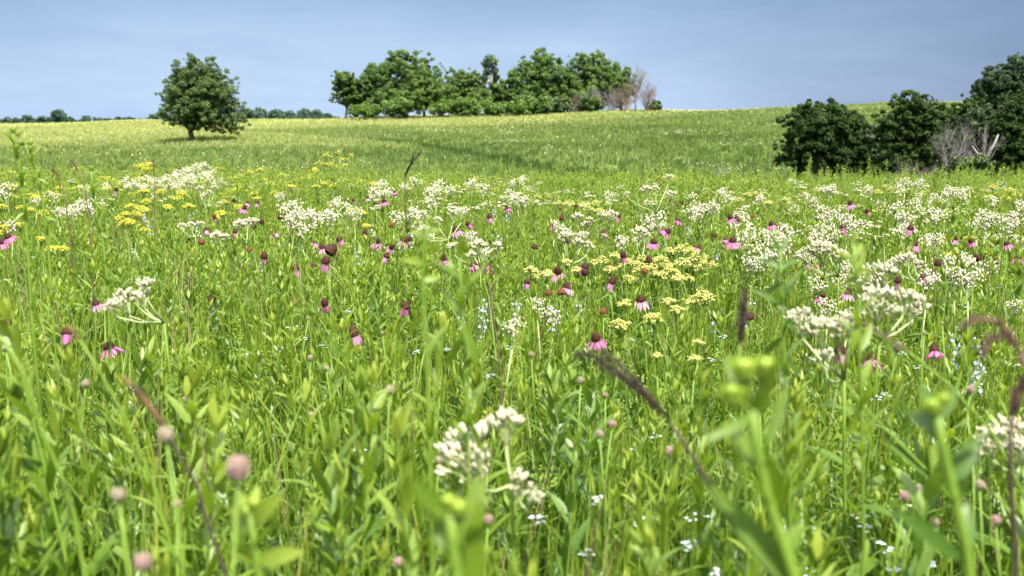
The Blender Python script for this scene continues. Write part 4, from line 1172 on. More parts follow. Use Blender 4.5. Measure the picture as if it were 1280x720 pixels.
# fill: the many tiny cream and yellow heads of the far band, each a plant of its own
rng = np.random.default_rng(31)
def one_mesh_flower(seed, kind):
    random.seed(seed); mb = MB(); h = random.uniform(.62, .74)
    mb.tube([(0, 0, 0), (.01, .01, h * .5), (0, 0, h)], [.003, .0025, .0018], 4, 1, cap=False)
    n = random.randint(3, 6); W = .09 if kind == 'w' else .11
    for i in range(n):
        a = i * 2.39996; r = W * .5 * math.sqrt((i + .3) / n) * (1.0 if kind == 'w' else 1.3)
        c = Vector((math.cos(a) * r, math.sin(a) * r, h + random.uniform(-.03, .02)))
        mb.tube([(0, 0, h - .08), c], [.0016, .001], 3, 1, cap=False)
        for k in range(12):
            q = c + Vector((random.gauss(0, .010), random.gauss(0, .010), random.uniform(0, .010)))
            mb.ball(q, (.0044 if kind == 'w' else .0036) * random.uniform(.7, 1.25), 4, 3, 0, random.random() * .4)
    return mb.mesh('flower', [M['white' if kind == 'w' else ('yellow' if kind == 'y' else 'paleyellow')], M['stemgreen']])
FILL = {k: [one_mesh_flower(140 + j + 10 * q, k) for j in range(3)] for q, k in enumerate('wyq')}
def fill(n, kind, xr, yr, label, bias=1.0):
    for i in range(n):
        px = rng.uniform(*xr); py = yr[0] + (yr[1] - yr[0]) * rng.random() ** bias
        d = min(12.6, (H - rng.uniform(.60, .70)) / slope(py))
        p = P(px, py, d); g = tz(p.x, p.y); s = (p.z - g) / .68
        o = thing('cream_flower' if kind == 'w' else 'yellow_flower', (p.x, p.y, g), label, 'flower',
                  'tiny cream flowers of the meadow\'s far edge' if kind == 'w' else 'tiny yellow flowers of the meadow\'s far edge', rng.uniform(0, 6.28), FILL[kind][rng.integers(0, 3)])
        w = rng.uniform(1.0, 1.5); o.scale = (w, w, s)
fill(14, 'w', (0, 300), (228, 262), 'tiny cream flower speckling the meadow\'s far edge left and under the lone oak', 1.2)
fill(30, 'w', (310, 640), (226, 262), 'tiny cream flower speckling the meadow\'s far edge under the grove\'s left half')
fill(30, 'w', (640, 960), (226, 268), 'tiny cream flower speckling the meadow\'s far edge under the grove\'s right half')
fill(55, 'w', (960, 1290), (227, 300), 'tiny cream flower speckling the meadow\'s far part under the thicket', 1.3)
fill(34, 'y', (0, 300), (216, 250), 'tiny yellow flower of the yellow haze left and under the lone oak')
fill(44, 'q', (300, 640), (217, 240), 'tiny yellowish flower at the meadow\'s far edge under the grove\'s left half')
fill(34, 'q', (640, 960), (220, 246), 'tiny yellowish flower at the meadow\'s far edge under the grove\'s right half')
fill(30, 'q', (960, 1290), (222, 250), 'tiny yellowish flower at the meadow\'s far edge under the thicket')

# ------------------------------------------------------------------ lilac-white flower spikes
def spike(seed, L=.16, n=20):
    random.seed(seed); mb = MB()
    mb.tube([(0, 0, -.05), (0, 0, L)], [.0018, .001], 5, 1)
    for i in range(n):
        t = i / n; a = i * 2.4; z = L * t
        c = Vector((math.cos(a) * .008, math.sin(a) * .008, z)); d = Vector((math.cos(a), math.sin(a), .2))
        for k in range(5):
            b = 2 * math.pi * k / 5
            u = d.cross(Vector((0, 0, 1))).normalized(); v = u.cross(d).normalized()
            dd = d * .5 + u * math.cos(b) + v * math.sin(b)
            mb.leaf(c + d * .006, dd, d, .008, .0062, .2, 2, .1, .5, 0)
    return mb.mesh('flower_spike', [M['lilac'], M['stemgreen']])
SPK = [spike(151), spike(152, .11, 14), spike(153, .07, 10)]
sp_items = []
for i, (px, py, w, k, tilt, zz) in enumerate([(243, 272, 0, 1, -.45, 0), (252, 288, 0, 0, -.45, 0), (186, 275, 0, 1, -.4, 0), (192, 290, 0, 1, -.4, 0), (265, 392, 0, 1, .05, 0), (600, 400, 0, 0, .1, 0), (606, 396, 0, 1, -.1, 0), (575, 410, 0, 1, .1, 0),
                                     (500, 318, 0, 0, 0, 0), (514, 300, 0, 1, 0, 0), (448, 320, 0, 1, 0, 0), (466, 290, 0, 2, 0, 0), (618, 268, 0, 1, 0, 0), (632, 270, 0, 1, .2, 0), (722, 394, 0, 1, .1, 0), (645, 392, 0, 1, 0, 0), (690, 398, 0, 1, 0, 0),
                                     (800, 272, 0, 2, 0, 0), (860, 292, 0, 1, 0, 0), (893, 408, 0, 2, 0, 0), (895, 318, 0, 2, 0, 0), (1192, 440, 0, 1, 0, 0), (1218, 455, 0, 0, .05, 0), (1222, 470, 0, 1, 0, 0), (1098, 262, 0, 2, 0, 0), (330, 338, 0, 1, 0, 0), (345, 315, 0, 2, 0, 0),
                                     (168, 318, 0, 2, 0, 0), (624, 298, 0, 2, 0, 0), (1012, 350, 0, 2, 0, 0), (930, 400, 0, 2, 0, 0)]):
    random.seed(5000 + i)
    d = min(11, (H - random.uniform(.58, .68)) / slope(py)); p = P(px, py, d); g = tz(p.x, p.y)
    o = thing('lilac_flower', (p.x, p.y, g), None, 'flower', 'lilac-white flower spikes among the meadow stalks', random.uniform(0, .3))
    L = [.16, .11, .07][k]; z0 = p.z - g - L / 2
    link('stem', CFS[i % 3], o, scale=(1, 1, z0))
    link('flower_spike', SPK[k], o, (0, 0, z0), (0, tilt, 0))
    sp_items.append((o, px, d, ['long', 'mid-sized', 'short'][k]))
assign_numbered(sp_items, 'lilac-white spike')

# ------------------------------------------------------------------ pinkish bud balls and tiny white flowers close by
def budball(seed, r, pink):
    random.seed(seed); mb = MB()
    mb.ball((0, 0, 0), r * .85, 10, 7, 0, pink, .95)
    for i in range(130):
        t = (i + .5) / 130; a = i * 2.39996; zc = 1 - 2 * t; rr = math.sqrt(1 - zc * zc)
        d = Vector((math.cos(a) * rr, math.sin(a) * rr, zc))
        mb.tube([d * r * .7, d * r * random.uniform(1.0, 1.3) + rv(r * .12)], [r * .13, r * .05], 4, 0, pink * random.uniform(.2, 1.8))
    return mb.mesh('bud', M['budpink'])
BUD = [budball(161, .0068, .05), budball(162, .0088, .5), budball(163, .0055, .15)]
buds = [(298, 584, 1, .78, 1.0), (208, 543, 0, .95, 1.0), (179, 702, 1, .78, .75), (148, 618, 0, .9, .85), (487, 487, 0, 1.6, 1), (107, 479, 0, 1.8, .9), (232, 499, 0, 1.9, .8), (388, 447, 0, 2.2, .8), (408, 460, 2, 2.3, 1), (388, 518, 2, 1.9, 1),
        (548, 575, 2, 1.6, 1), (531, 431, 2, 2.4, .9), (478, 416, 2, 2.5, .8), (1, 558, 1, 1.4, .8), (42, 566, 2, 1.6, .8), (7, 435, 2, 1.8, 1), (726, 475, 0, 2.0, .9), (757, 494, 1, 2.1, .6), (765, 530, 1, 1.9, .8), (664, 443, 0, 2.3, .9), (838, 564, 1, 1.6, .9),
        (750, 542, 0, 1.7, .9), (949, 488, 0, 1.7, .9), (967, 523, 0, 1.6, 1.0), (1147, 611, 0, 1.4, .9), (1131, 620, 1, 1.4, .8), (1169, 652, 2, 1.3, .9), (1225, 606, 0, 1.4, .9), (1217, 568, 1, 1.5, .8), (1213, 487, 1, 1.9, .8), (1122, 433, 1, 2.0, 1), (1155, 416, 2, 2.3, .8),
        (498, 702, 1, 1.3, .7), (610, 649, 1, 1.4, .8), (460, 528, 2, 1.9, .6), (550, 480, 2, 2.0, .5), (220, 630, 1, 1.25, .6), (764, 365, 0, 3.4, 1.1), (385, 397, 2, 2.7, .8), (1178, 404, 2, 2.4, .7), (1237, 556, 2, 1.6, .7), (1245, 650, 1, 1.3, .7)]
bd_items = []
for i, (px, py, k, d, s) in enumerate(buds):
    random.seed(6000 + i)
    p = P(px, py, d); g = tz(p.x, p.y)
    o = thing('round_bud', (p.x, p.y, g), None, 'flower bud', 'round pinkish buds on thin stems in the near meadow', random.uniform(0, 6.28))
    link('stem', CFS[i % 3], o, scale=(1, 1, max(.1, p.z - g - .006)))
    link('bud', BUD[k], o, (0, 0, p.z - g), (0, 0, 0), (s, s, s))
    bd_items.append((o, px, d, ['cream', 'pinkish', 'little'][k]))
assign_numbered(bd_items, 'round bud')

def tinywhite(seed, n=7):
    random.seed(seed); mb = MB()
    for i in range(n):
        c = Vector((random.gauss(0, .010), random.gauss(0, .010), random.gauss(0, .006)))
        mb.tube([(0, 0, -.05), c], [.0007, .0005], 3, 1, cap=False)
        for k in range(5):
            b = 2 * math.pi * k / 5 + random.random()
            mb.leaf(c, (math.cos(b), math.sin(b), .25), (0, 0, 1), .0065, .005, .2, 2, .1, .6, 0)
    return mb.mesh('florets', [M['purewhite'], M['stemgreen']])
TW = [tinywhite(171), tinywhite(172, 10), tinywhite(173, 5)]
tws = [(157, 487), (256, 487), (66, 375), (74, 376), (92, 370), (160, 505), (300, 434), (306, 444), (360, 411), (372, 408), (436, 390), (380, 424), (522, 439), (452, 564), (475, 607), (415, 578), (504, 704), (818, 545), (795, 564), (748, 624), (820, 650), (868, 645), (862, 680),
       (733, 691), (801, 651), (900, 715), (1015, 664), (1105, 683), (1150, 673), (1138, 636), (1082, 657), (1078, 646), (1156, 705), (1262, 640), (1260, 632), (1235, 555), (1094, 497), (1108, 494), (1127, 442), (1149, 458), (1100, 440), (1190, 456), (1222, 480),
       (1228, 466), (1273, 458), (1260, 640), (987, 663), (1022, 700), (1002, 715), (670, 650), (1123, 715), (405, 432), (350, 437), (575, 456), (583, 448), (613, 470), (636, 438), (632, 434), (560, 437), (887, 450), (905, 420), (1199, 410), (170, 350), (185, 348), (115, 345),
       (40, 322), (60, 345), (250, 358), (240, 348), (258, 340), (283, 345), (330, 360), (350, 350), (425, 352), (440, 346), (470, 345), (520, 330), (540, 345), (650, 380), (940, 380), (960, 360), (975, 350), (1000, 372), (1230, 370), (1250, 360), (1210, 385), (905, 345), (870, 360), (620, 350), (300, 370), (8, 350)]
tw_items = []
for i, (px, py) in enumerate(tws):
    random.seed(7000 + i)
    d = (H - random.uniform(.50, .60)) / slope(py); p = P(px, py, d); g = tz(p.x, p.y)
    o = thing('small_white_flower', (p.x, p.y, g), None, 'flower', 'tiny white flowers deep among the near stalks', random.uniform(0, 6.28))
    link('stem', CFS[i % 3], o, scale=(.6, .6, p.z - g - .05)); link('florets', TW[i % 3], o, (0, 0, p.z - g))
    tw_items.append((o, px, d, ['loose', 'full', 'sparse'][i % 3]))
assign_numbered(tw_items, 'tiny white flower')

# ------------------------------------------------------------------ foreground plants close to the lens
def px_stalk(name, pix, d, leaves, buds_, label, mat='forb', r=.0035, dd=0.0, leafcol=.2, auto=5, al=.045, aw=.010):
    """pix: stem polyline in photo pixels, top first; leaves: (t, dx, dy, width_m, depth)"""
    pts = [P(x, y, d + dd * k) for k, (x, y) in enumerate(pix)]
    lo = pts[-1]; gx, gy = lo.x + (lo.x - pts[-2].x) * .3, lo.y + .02; g = tz(gx, gy)
    o = thing(name, (gx, gy, g), label, 'plant')
    off = Vector((gx, gy, g))
    path = [Vector((0, 0, 0))] + [p - off for p in pts[::-1]]
    mb = MB(); n = len(path)
    mb.tube(path, [r * (1.25 - .5 * k / (n - 1)) for k in range(n)], 8)
    link('stem', mb.mesh('stem', M['stemgreen']), o)
    for (x0, y0, x1, y1, w, sag) in leaves:
        a = P(x0, y0, d) - off; b = P(x1, y1, d + random.uniform(-.03, .05)) - off
        m_ = MB(); dv = b - a
        m_.leaf((0, 0, 0), dv, (random.uniform(-.2, .2), -1, .5), dv.length, w * .8, sag, 8, .22, .42, 0, leafcol * .5, leafcol, random.uniform(-.3, .3))
        link('leaf', m_.mesh('leaf', M[mat]), o, a)
    if auto:
        m_ = MB(); ph = 0
        for k in range(auto):
            t = .08 + .80 * k / auto; ph += 2.4 + random.uniform(-.3, .3)
            m_.leaf(along(path, t), (math.cos(ph) * .6, math.sin(ph) * .6, 1), (0, 0, 1), al * random.uniform(.75, 1.25), aw * random.uniform(.8, 1.25), random.uniform(.2, .7), 5, .25, .4, 0, 0, .4)
        link('leaves', m_.mesh('leaves', M[mat]), o)
    for (x, y, rr) in buds_:
        c = P(x, y, d) - off; m_ = MB()
        m_.ball((0, 0, 0), rr, 12, 8, 0, .2, .9)
        for k in range(12):
            a = 2 * math.pi * k / 12
            m_.leaf((math.cos(a) * rr * .5, math.sin(a) * rr * .5, -rr * .7), (math.cos(a), math.sin(a), .9), (-math.cos(a), -math.sin(a), .4), rr * 2.0, rr * .8, -.6, 3, .2, .35, 1, .5, .9)
        link('bud', m_.mesh('bud', [M['budgreen'], M['forb']]), o, c)
        m2 = MB(); top = path[-1]; m2.tube([top, top.lerp(c, .6) + Vector((0, 0, -.002)), c], [r * .7, r * .6, r * .6], 6)
        link('bud_stalk', m2.mesh('bud_stalk', M['stemgreen']), o)
    return o
random.seed(77)
px_stalk('budding_plant', [(940, 512), (946, 560), (958, 620), (985, 700), (1005, 760)], .66,
         [(946, 560, 1000, 665, .024, .5), (952, 590, 905, 515, .016, .4), (958, 560, 985, 480, .012, .1), (1000, 740, 885, 600, .022, .1), (942, 520, 885, 548, .010, .3), (940, 520, 905, 440, .012, .1), (945, 525, 975, 440, .010, .1)],
         [(930, 463, .0085), (958, 461, .0080), (916, 494, .0090)], 'tall blurred plant with three yellow-green buds, largest in the right foreground', r=.0042)
px_stalk('budding_plant', [(1172, 520), (1178, 560), (1192, 620), (1208, 690), (1215, 760)], .70,
         [(1180, 565, 1222, 640, .026, .5), (1176, 540, 1132, 508, .016, .4), (1192, 600, 1225, 545, .018, .2), (1200, 700, 1130, 640, .016, .3), (1174, 522, 1150, 480, .012, .0), (1174, 522, 1196, 482, .012, .0)],
         [(1166, 509, .007), (1180, 500, .005)], 'blurred green-tipped plant with a broad leaf near the right edge', 'forb2', r=.0042)
px_stalk('budding_plant', [(562, 640), (566, 680), (572, 730), (575, 780)], .62,
         [(570, 720, 606, 590, .020, .1), (562, 650, 515, 600, .016, .2), (566, 690, 545, 640, .02, .3), (590, 760, 598, 620, .018, .1), (562, 645, 592, 622, .014, .2)],
         [(545, 640, .006), (572, 636, .006), (560, 628, .005)], 'blurred yellow-green tip right beneath the nearest cream clusters', r=.0045)
px_stalk('budding_plant', [(312, 640), (318, 680), (326, 730), (330, 770)], .80,
         [(315, 660, 275, 630, .018, .4), (315, 655, 345, 622, .018, .4), (316, 665, 300, 612, .015, .1), (322, 700, 372, 690, .02, .4), (320, 690, 285, 700, .02, .5), (314, 650, 322, 605, .014, .0)],
         [(308, 640, .005), (318, 630, .005)], 'blurred yellow-green leafy tip right of the biggest pinkish bud', leafcol=.8)
px_stalk('leafy_plant', [(574, 318), (576, 360), (580, 420), (584, 500), (586, 600), (588, 700)], 1.15,
         [(575, 345, 548, 330, .011, .4), (575, 340, 600, 372, .011, .5), (576, 365, 560, 320, .010, .2), (578, 400, 600, 470, .013, .5), (580, 420, 545, 470, .013, .5), (582, 460, 612, 420, .011, .2), (584, 500, 552, 560, .008, .5), (584, 520, 612, 580, .008, .5), (574, 320, 582, 290, .008, 0)],
         [], 'tall blurred leafy stalk in front of the large forked cream cluster', r=.0021, auto=20, al=.05, aw=.010)
px_stalk('leafy_plant', [(535, 282), (532, 300), (528, 340), (530, 400), (535, 480), (538, 600)], 1.1,
         [(534, 292, 560, 278, .009, .4), (534, 296, 508, 285, .010, .4), (533, 305, 552, 318, .010, .5), (530, 330, 505, 322, .010, .4), (530, 350, 552, 345, .010, .3), (530, 390, 505, 420, .011, .5)],
         [(522, 278, .003), (541, 277, .003)], 'blurred round-leaved sprig hanging before the wide cream cluster', r=.0022, leafcol=.7)
px_stalk('leafy_plant', [(1067, 305), (1069, 340), (1073, 400), (1076, 480), (1078, 560), (1080, 680)], 1.2,
         [(1068, 320, 1082, 300, .011, .3), (1068, 325, 1052, 312, .011, .3), (1069, 340, 1085, 338, .011, .4), (1070, 350, 1052, 352, .011, .4), (1074, 400, 1066, 440, .013, .5), (1075, 440, 1092, 400, .013, .2), (1077, 500, 1060, 560, .008, .4), (1077, 520, 1096, 560, .008, .4), (1066, 308, 1068, 285, .008, 0)],
         [], 'blurred leafy stalk standing before the thicket\'s left end, left of the cream dome', r=.0021, leafcol=.5, auto=20, al=.05, aw=.010)
px_stalk('leafy_plant', [(975, 312), (976, 350), (978, 400), (982, 480), (985, 560), (988, 680)], 1.35,
         [(975, 335, 945, 318, .010, .4), (975, 335, 1002, 322, .010, .4), (976, 355, 940, 372, .010, .5), (976, 355, 1008, 372, .010, .5), (977, 380, 942, 360, .010, .3), (978, 400, 1012, 420, .010, .5), (979, 420, 945, 452, .010, .5), (975, 315, 962, 290, .008, .1), (975, 315, 988, 292, .008, .1), (981, 450, 1010, 470, .010, .4)],
         [], 'bluish-green leafy stalk left of the broad level cream cluster', 'forb2', r=.0021, auto=20, al=.05, aw=.010)
px_stalk('leafy_plant', [(12, 160), (18, 178), (23, 200), (29, 240), (34, 300), (40, 400)], 2.3,
         [(13, 166, 20, 163, .006, .2), (14, 168, 6, 166, .006, .2), (18, 180, 30, 176, .007, .3), (20, 190, 10, 186, .007, .3), (23, 205, 36, 212, .007, .4), (26, 220, 14, 228, .007, .4), (29, 240, 44, 238, .008, .4), (31, 265, 16, 275, .008, .4), (33, 285, 48, 298, .008, .4)],
         [(17, 163, .006), (22, 168, .006)], 'tall green stalk sticking up into the hill at the left edge', r=.0035, leafcol=.5, auto=30, al=.045, aw=.008)
px_stalk('leafy_plant', [(31, 178), (37, 196), (44, 212), (52, 240), (60, 300), (66, 400)], 2.3,
         [(32, 182, 26, 178, .006, .2), (33, 184, 42, 181, .006, .2), (37, 196, 46, 198, .007, .3), (40, 205, 32, 210, .007, .3), (46, 220, 58, 228, .007, .4), (53, 250, 42, 262, .008, .4), (56, 270, 70, 275, .008, .4)],
         [(28, 180, .005), (38, 179, .005)], 'second tall green stalk, just right of the left-edge one', r=.0024, leafcol=.7, auto=26, al=.042, aw=.007)
px_stalk('leafy_plant', [(114, 208), (115, 230), (120, 260), (128, 300), (134, 350), (138, 440)], 2.5,
         [(114, 216, 124, 212, .011, .3), (115, 222, 106, 220, .011, .3), (117, 235, 128, 236, .008, .4), (118, 245, 106, 252, .008, .4), (120, 255, 134, 262, .013, .4), (124, 275, 110, 285, .013, .4), (126, 290, 142, 300, .014, .4), (130, 320, 116, 332, .014, .5), (131, 330, 148, 338, .014, .5)],
         [(114, 210, .006)], 'dark leafy stalk left of the white drift, rising to the hill', 'forb', r=.003, auto=30, al=.045, aw=.008)

# tall loose yellow sprigs against the hill
def sprig(px, py, w, hgt, d, label, seed):
    random.seed(seed)
    p = P(px, py, d); g = tz(p.x, p.y); o = thing('yellow_sprig', (p.x, p.y, g), label, 'plant', 'loose yellow sprigs rising against the hill')
    top = p.z - g; mb = MB(); m = d / FPX
    low = top - hgt * m
    mb.tube([(0, 0, 0), (.01, 0, low), (0, 0, top)], [.004, .003, .0015], 5, 0)
    ends = []
    for k in range(9):
        a = random.uniform(0, 6.28); t = random.uniform(.1, .9); e = Vector((math.cos(a) * w * m * .5 * random.uniform(.5, 1), math.sin(a) * w * m * .4, low + (top - low) * (t * .6 + .4)))
        mb.tube([(0, 0, low + (top - low) * t * .4), e * .6 + Vector((0, 0, low * .38)), e], [.0018, .0014, .001], 4, 0, cap=False); ends.append(e)
    ends.append(Vector((0, 0, top)))
    link('stem', mb.mesh('stem', M['stemgreen']), o)
    b = MB()
    for e in ends:
        for k in range(14): b.ball(e + Vector((random.gauss(0, .014), random.gauss(0, .014), random.gauss(0, .01))), .0065 * random.uniform(.6, 1.2), 4, 3, 0, random.random() * .6)
    link('florets', b.mesh('florets', M['yellow']), o)
sprig(423, 190, 44, 30, 10.5, 'tall loose yellow sprig against the hill left of the dark grass spike', 1)
sprig(402, 204, 30, 22, 10.8, 'lower yellowish sprig just left of the tall loose one', 2)
sprig(836, 219, 22, 12, 11.0, 'small yellow sprig above the antler-like pale stem', 3)
sprig(180, 204, 26, 14, 10.0, 'yellow sprig above the left end of the white drift', 4)
sprig(1098, 262, 16, 10, 8.0, 'small yellowish sprig below the peaked thicket tree', 5)

# ------------------------------------------------------------------ arching seed-headed grasses
def seedgrass(name, stem, fingers, d, mat, label, sr=.002, blades=(), fuzz=1.0, d1=None, stemmat='stemgreen', cat='grass stem'):
    d1 = d if d1 is None else d1
    n = len(stem)
    pts = [P(x, y, d + (d1 - d) * k / (n - 1)) for k, (x, y) in enumerate(stem)]   # from top to foot
    lo = pts[-1]; gx, gy = lo.x, lo.y + .01; g = tz(gx, gy); off = Vector((gx, gy, g))
    o = thing(name, (gx, gy, g), label, cat)
    path = [Vector((0, 0, 0))] + [p - off for p in pts[::-1]]
    mb = MB(); mb.tube(path, [sr * 1.5] + [sr * (1.4 - .7 * k / n) for k in range(n)], 6); link('stem', mb.mesh('stem', M[stemmat]), o)
    for f in fingers:
        fp = [P(x, y, d) - off for x, y in f]
        b = MB(); b.tube(fp, .0016 if d < 1.4 else .0010, 6, 0)
        m = len(fp)
        N_ = 70
        for i in range(N_):
            t = i / N_; c = along(fp, min(t, .999)); nx = along(fp, min(t + .02, 1.0)); dv = (nx - c)
            if dv.length < 1e-6: dv = Vector((0, 0, 1))
            dv = dv.normalized(); a = rv().normalized()
            side = (dv + a * .55).normalized(); sz = fuzz * (.0078 if t < .85 else .0055)
            b.leaf(c, side, a, sz * random.uniform(.8, 1.2), .0032 * fuzz, .1, 2, .4, .4, 0)
            b.tube([c + side * sz * .7, c + side * sz * 1.7 + a * .002], [.0002, .0001], 3, 0, cap=False)
        link('seed_head', b.mesh('seed_head', M[mat]), o)
    for (x0, y0, x1, y1, w, sag) in blades:
        a = P(x0, y0, d1) - off; e = P(x1, y1, d) - off; m_ = MB(); dv = e - a
        m_.leaf((0, 0, 0), dv, (.1, -1, .4), dv.length, w, sag, 10, .2, .5, 0, .1, .3)
        link('blade', m_.mesh('blade', M['forb2']), o, a)
    return o
random.seed(5)
seedgrass('seed_head_grass', [(838, 528), (862, 565), (885, 605), (920, 660), (975, 730)], [[(838, 528), (812, 495), (790, 470), (768, 450), (748, 438)], [(830, 518), (800, 490), (775, 470), (745, 455)], [(815, 500), (770, 462), (740, 445), (722, 443)]],
          1.0, 'seed', 'dark forked seed head arching over the centre right foreground', .0022, [(1000, 760, 880, 600, .013, .1)], stemmat='seed')
seedgrass('seed_head_grass', [(925, 425), (924, 470), (930, 560), (935, 700)], [[(926, 428), (926, 400), (929, 362)], [(924, 430), (931, 400), (933, 366)]], 1.15, 'seed', 'short upright dark seed head above the tall blurred budding plant', .0012)
seedgrass('seed_head_grass', [(1276, 440), (1290, 480), (1300, 560), (1305, 700)], [[(1276, 440), (1262, 415), (1245, 400), (1222, 398), (1202, 410)], [(1272, 435), (1258, 420), (1240, 422), (1228, 440)]], .80, 'seedpurple',
          'purple-brown seed head bending like a claw at the right edge', .0026, fuzz=.9, stemmat='seedpurple')
seedgrass('seed_head_grass', [(1265, 520), (1262, 580), (1270, 700)], [[(1264, 525), (1270, 495), (1285, 470)]], .95, 'seedpurple', 'dark red seed head low at the right edge', .002, fuzz=1.5, stemmat='seed')
seedgrass('seed_head_grass', [(212, 545), (228, 575), (245, 605), (262, 660), (290, 740)], [[(212, 545), (196, 518), (178, 495), (155, 472)], [(205, 535), (185, 505), (170, 488)]], 1.15, 'seedtan', 'tan and brown seed head leaning left below the two nearest coneflowers', .0016, stemmat='seed')
seedgrass('seed_head_grass', [(100, 425), (125, 465), (155, 520), (190, 600), (230, 740)], [[(100, 425), (94, 418), (86, 408)]], 1.25, 'seedtan', 'thin grey-green stem slanting beside the leftmost large coneflower', .0016, fuzz=.5)
seedgrass('seed_head_grass', [(8, 430), (32, 470), (52, 540), (75, 590), (92, 640), (110, 740)], [[(75, 590), (82, 612), (92, 645)]], 1.0, 'seed', 'slender curved stem with a dark lower part at the left edge', .0018, fuzz=.7)
seedgrass('seed_head_grass', [(1040, 398), (1090, 415), (1135, 440), (1185, 480), (1240, 540), (1290, 640)], [[(1135, 438), (1105, 420), (1082, 405), (1060, 398)]], 1.3, 'seedpurple', 'mauve-brown stem slanting through the vase-shaped cream clusters', .0016, fuzz=.45)
seedgrass('seed_head_grass', [(1060, 482), (1085, 515), (1115, 545), (1160, 590), (1200, 640), (1240, 730)], [], 1.3, 'seed', 'thin straw stem with a green blade right of the budding cream clusters', .0018, [(1165, 600, 1105, 545, .012, .1)])
seedgrass('seed_head_grass', [(506, 220), (506, 240), (508, 280)], [[(506, 222), (510, 210), (520, 198), (527, 188)], [(506, 220), (513, 206), (517, 196)]], 6.5, 'seed', 'distant slate-dark grass spike standing against the hill', .003, fuzz=2.3, stemmat='seed')
seedgrass('seed_head_grass', [(1246, 226), (1250, 250), (1254, 300)], [[(1246, 226), (1242, 215), (1239, 206)]], 4.0, 'budgreen', 'blurred yellow-tipped spike before the thicket\'s right end', .002, fuzz=1.3)
seedgrass('seed_head_grass', [(77, 228), (82, 250), (88, 300)], [[(76, 226), (70, 216), (66, 212)]], 4.5, 'seedpurple', 'brownish grass spike left of the white drift, leaning left', .002, fuzz=1.6, stemmat='seedpurple')
seedgrass('seed_head_grass', [(98, 214), (106, 232), (112, 280)], [[(98, 214), (92, 205), (88, 200)]], 4.5, 'seedpurple', 'brownish grass spike beside the dark leafy stalk', .002, fuzz=1.4, stemmat='seedpurple')
seedgrass('seed_head_grass', [(193, 220), (193, 240), (194, 290)], [[(193, 220), (192, 208), (191, 200)]], 6.0, 'seedpurple', 'upright dark grass spike rising from the white drift', .0025, fuzz=1.6, stemmat='seedpurple')
seedgrass('seed_head_grass', [(698, 285), (697, 300), (698, 350), (700, 420)], [[(698, 285), (696, 262), (694, 238)]], 4.6, 'seedpurple', 'thin mauve stem beneath the dense full tree', .0015, fuzz=.6, stemmat='seedpurple')
seedgrass('seed_head_grass', [(612, 350), (616, 390), (622, 430), (626, 470), (628, 560)], [], 2.6, 'seedtan', 'thin brown stem right of the lilac-white spikes in the centre', .0018, stemmat='seedpurple')

# ------------------------------------------------------------------ light, sky, camera
SUN_EL, SUN_AZ = R(58), R(152)     # azimuth clockwise from +y (the view direction)
sd = Vector((math.sin(SUN_AZ) * math.cos(SUN_EL), math.cos(SUN_AZ) * math.cos(SUN_EL), math.sin(SUN_EL)))
ld = bpy.data.lights.new('sun', 'SUN'); ld.energy = 4.3; ld.angle = R(0.6); ld.color = (1.0, .955, .88)
lo = bpy.data.objects.new('sun', ld); COL.objects.link(lo); lo.rotation_euler = (-sd).to_track_quat('-Z', 'Y').to_euler(); lo.location = (0, 0, 30)

w = bpy.data.worlds.new('World'); SC.world = w; w.use_nodes = True
nt = w.node_tree; nt.nodes.clear()
sky = nt.nodes.new('ShaderNodeTexSky'); sky.sky_type = 'NISHITA'; sky.sun_disc = False
sky.sun_elevation = SUN_EL; sky.sun_rotation = SUN_AZ; sky.air_density = 1.0; sky.dust_density = 1.2; sky.ozone_density = 1.5
tc = nt.nodes.new('ShaderNodeTexCoord')
sep = nt.nodes.new('ShaderNodeSeparateXYZ'); nt.links.new(tc.outputs['Generated'], sep.inputs[0])
mp = nt.nodes.new('ShaderNodeMapping'); mp.inputs['Scale'].default_value = (1.0, 1.0, 5.5); nt.links.new(tc.outputs['Generated'], mp.inputs['Vector'])
n1 = noise(nt, 1.7, 5, .55, mp.outputs[0]); n2 = noise(nt, 5.5, 6, .6, mp.outputs[0])
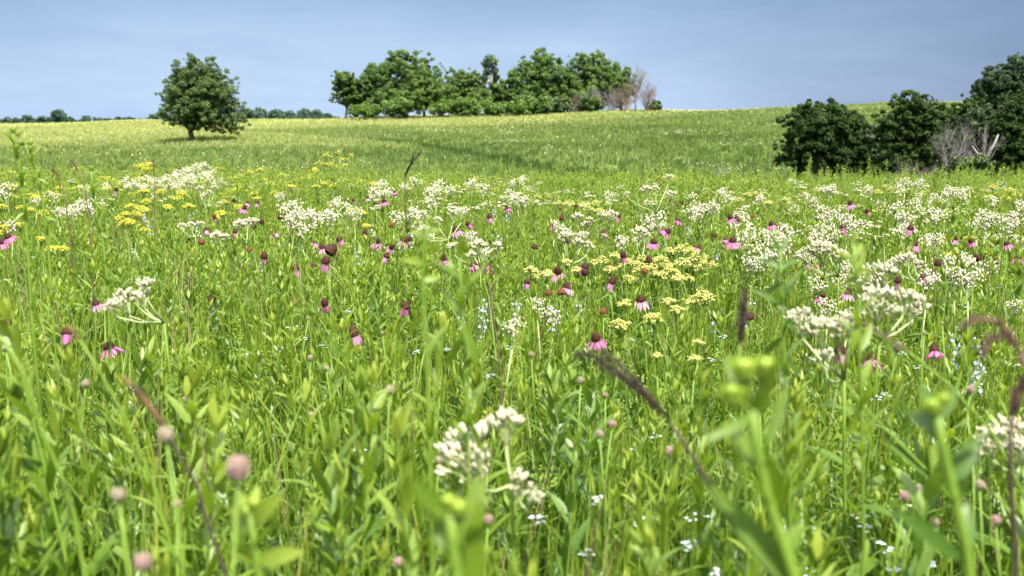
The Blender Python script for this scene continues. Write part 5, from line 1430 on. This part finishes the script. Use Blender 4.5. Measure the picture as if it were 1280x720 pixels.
# a thin veil of blue-grey rain cloud: paler low down, darker up and to the right
lowf = mathn(nt, 'MULTIPLY_ADD', sep.outputs['Z'], -8.0, 1.0, clamp=True)
rightf = mathn(nt, 'MULTIPLY_ADD', sep.outputs['X'], 2.6, -.25, clamp=True)
cl = mixcol(nt, lowf, (1.25, 1.80, 2.75), (2.8, 3.65, 4.9))
cl = mixcol(nt, mathn(nt, 'MULTIPLY', rightf, .85, clamp=True), cl, (0.55, 0.92, 1.70))
cl = mixcol(nt, mathn(nt, 'MULTIPLY_ADD', n1, 3.2, -1.1, clamp=True), mixcol(nt, 1.0, cl, (.74, .79, .86), 'MULTIPLY'), cl)
cl = mixcol(nt, mathn(nt, 'MULTIPLY_ADD', n2, 5.0, -2.0, clamp=True), mixcol(nt, 1.0, cl, (.88, .90, .93), 'MULTIPLY'), cl)
# overhead, out of view, brightness is added as fill for the meadow shadows
hi = mathn(nt, 'MULTIPLY_ADD', sep.outputs['Z'], 2.2, -.7, clamp=True)
cl = mixcol(nt, hi, cl, (14.0, 14.8, 15.5))
fin = mixcol(nt, .90, sky.outputs[0], cl)
bg = nt.nodes.new('ShaderNodeBackground'); bg.inputs['Strength'].default_value = .085; nt.links.new(fin, bg.inputs['Color'])
ow = nt.nodes.new('ShaderNodeOutputWorld'); nt.links.new(bg.outputs[0], ow.inputs['Surface'])

cd = bpy.data.cameras.new('camera'); cam = bpy.data.objects.new('camera', cd); COL.objects.link(cam)
cam.location = (0, 0, H); cam.rotation_euler = (math.pi / 2 - TH, 0, 0)
cd.sensor_width = 36; cd.lens = FPX / 1280 * 36; cd.clip_start = .05; cd.clip_end = 6000
cd.dof.use_dof = True; cd.dof.focus_distance = 4.8; cd.dof.aperture_fstop = 4.2; cd.dof.aperture_blades = 7
SC.camera = cam
SC.view_settings.view_transform = 'Standard'; SC.view_settings.look = 'None'; SC.view_settings.gamma = 1.0
SC.view_settings.use_curve_mapping = False
SC.view_settings.exposure = 1.52
SC.render.engine = 'CYCLES'
SC.cycles.max_bounces = 8; SC.cycles.diffuse_bounces = 4; SC.cycles.transmission_bounces = 6; SC.cycles.transparent_max_bounces = 8
SC.cycles.use_denoising = True; SC.cycles.denoiser = 'OPENIMAGEDENOISE'; SC.cycles.denoising_input_passes = 'RGB_ALBEDO_NORMAL'
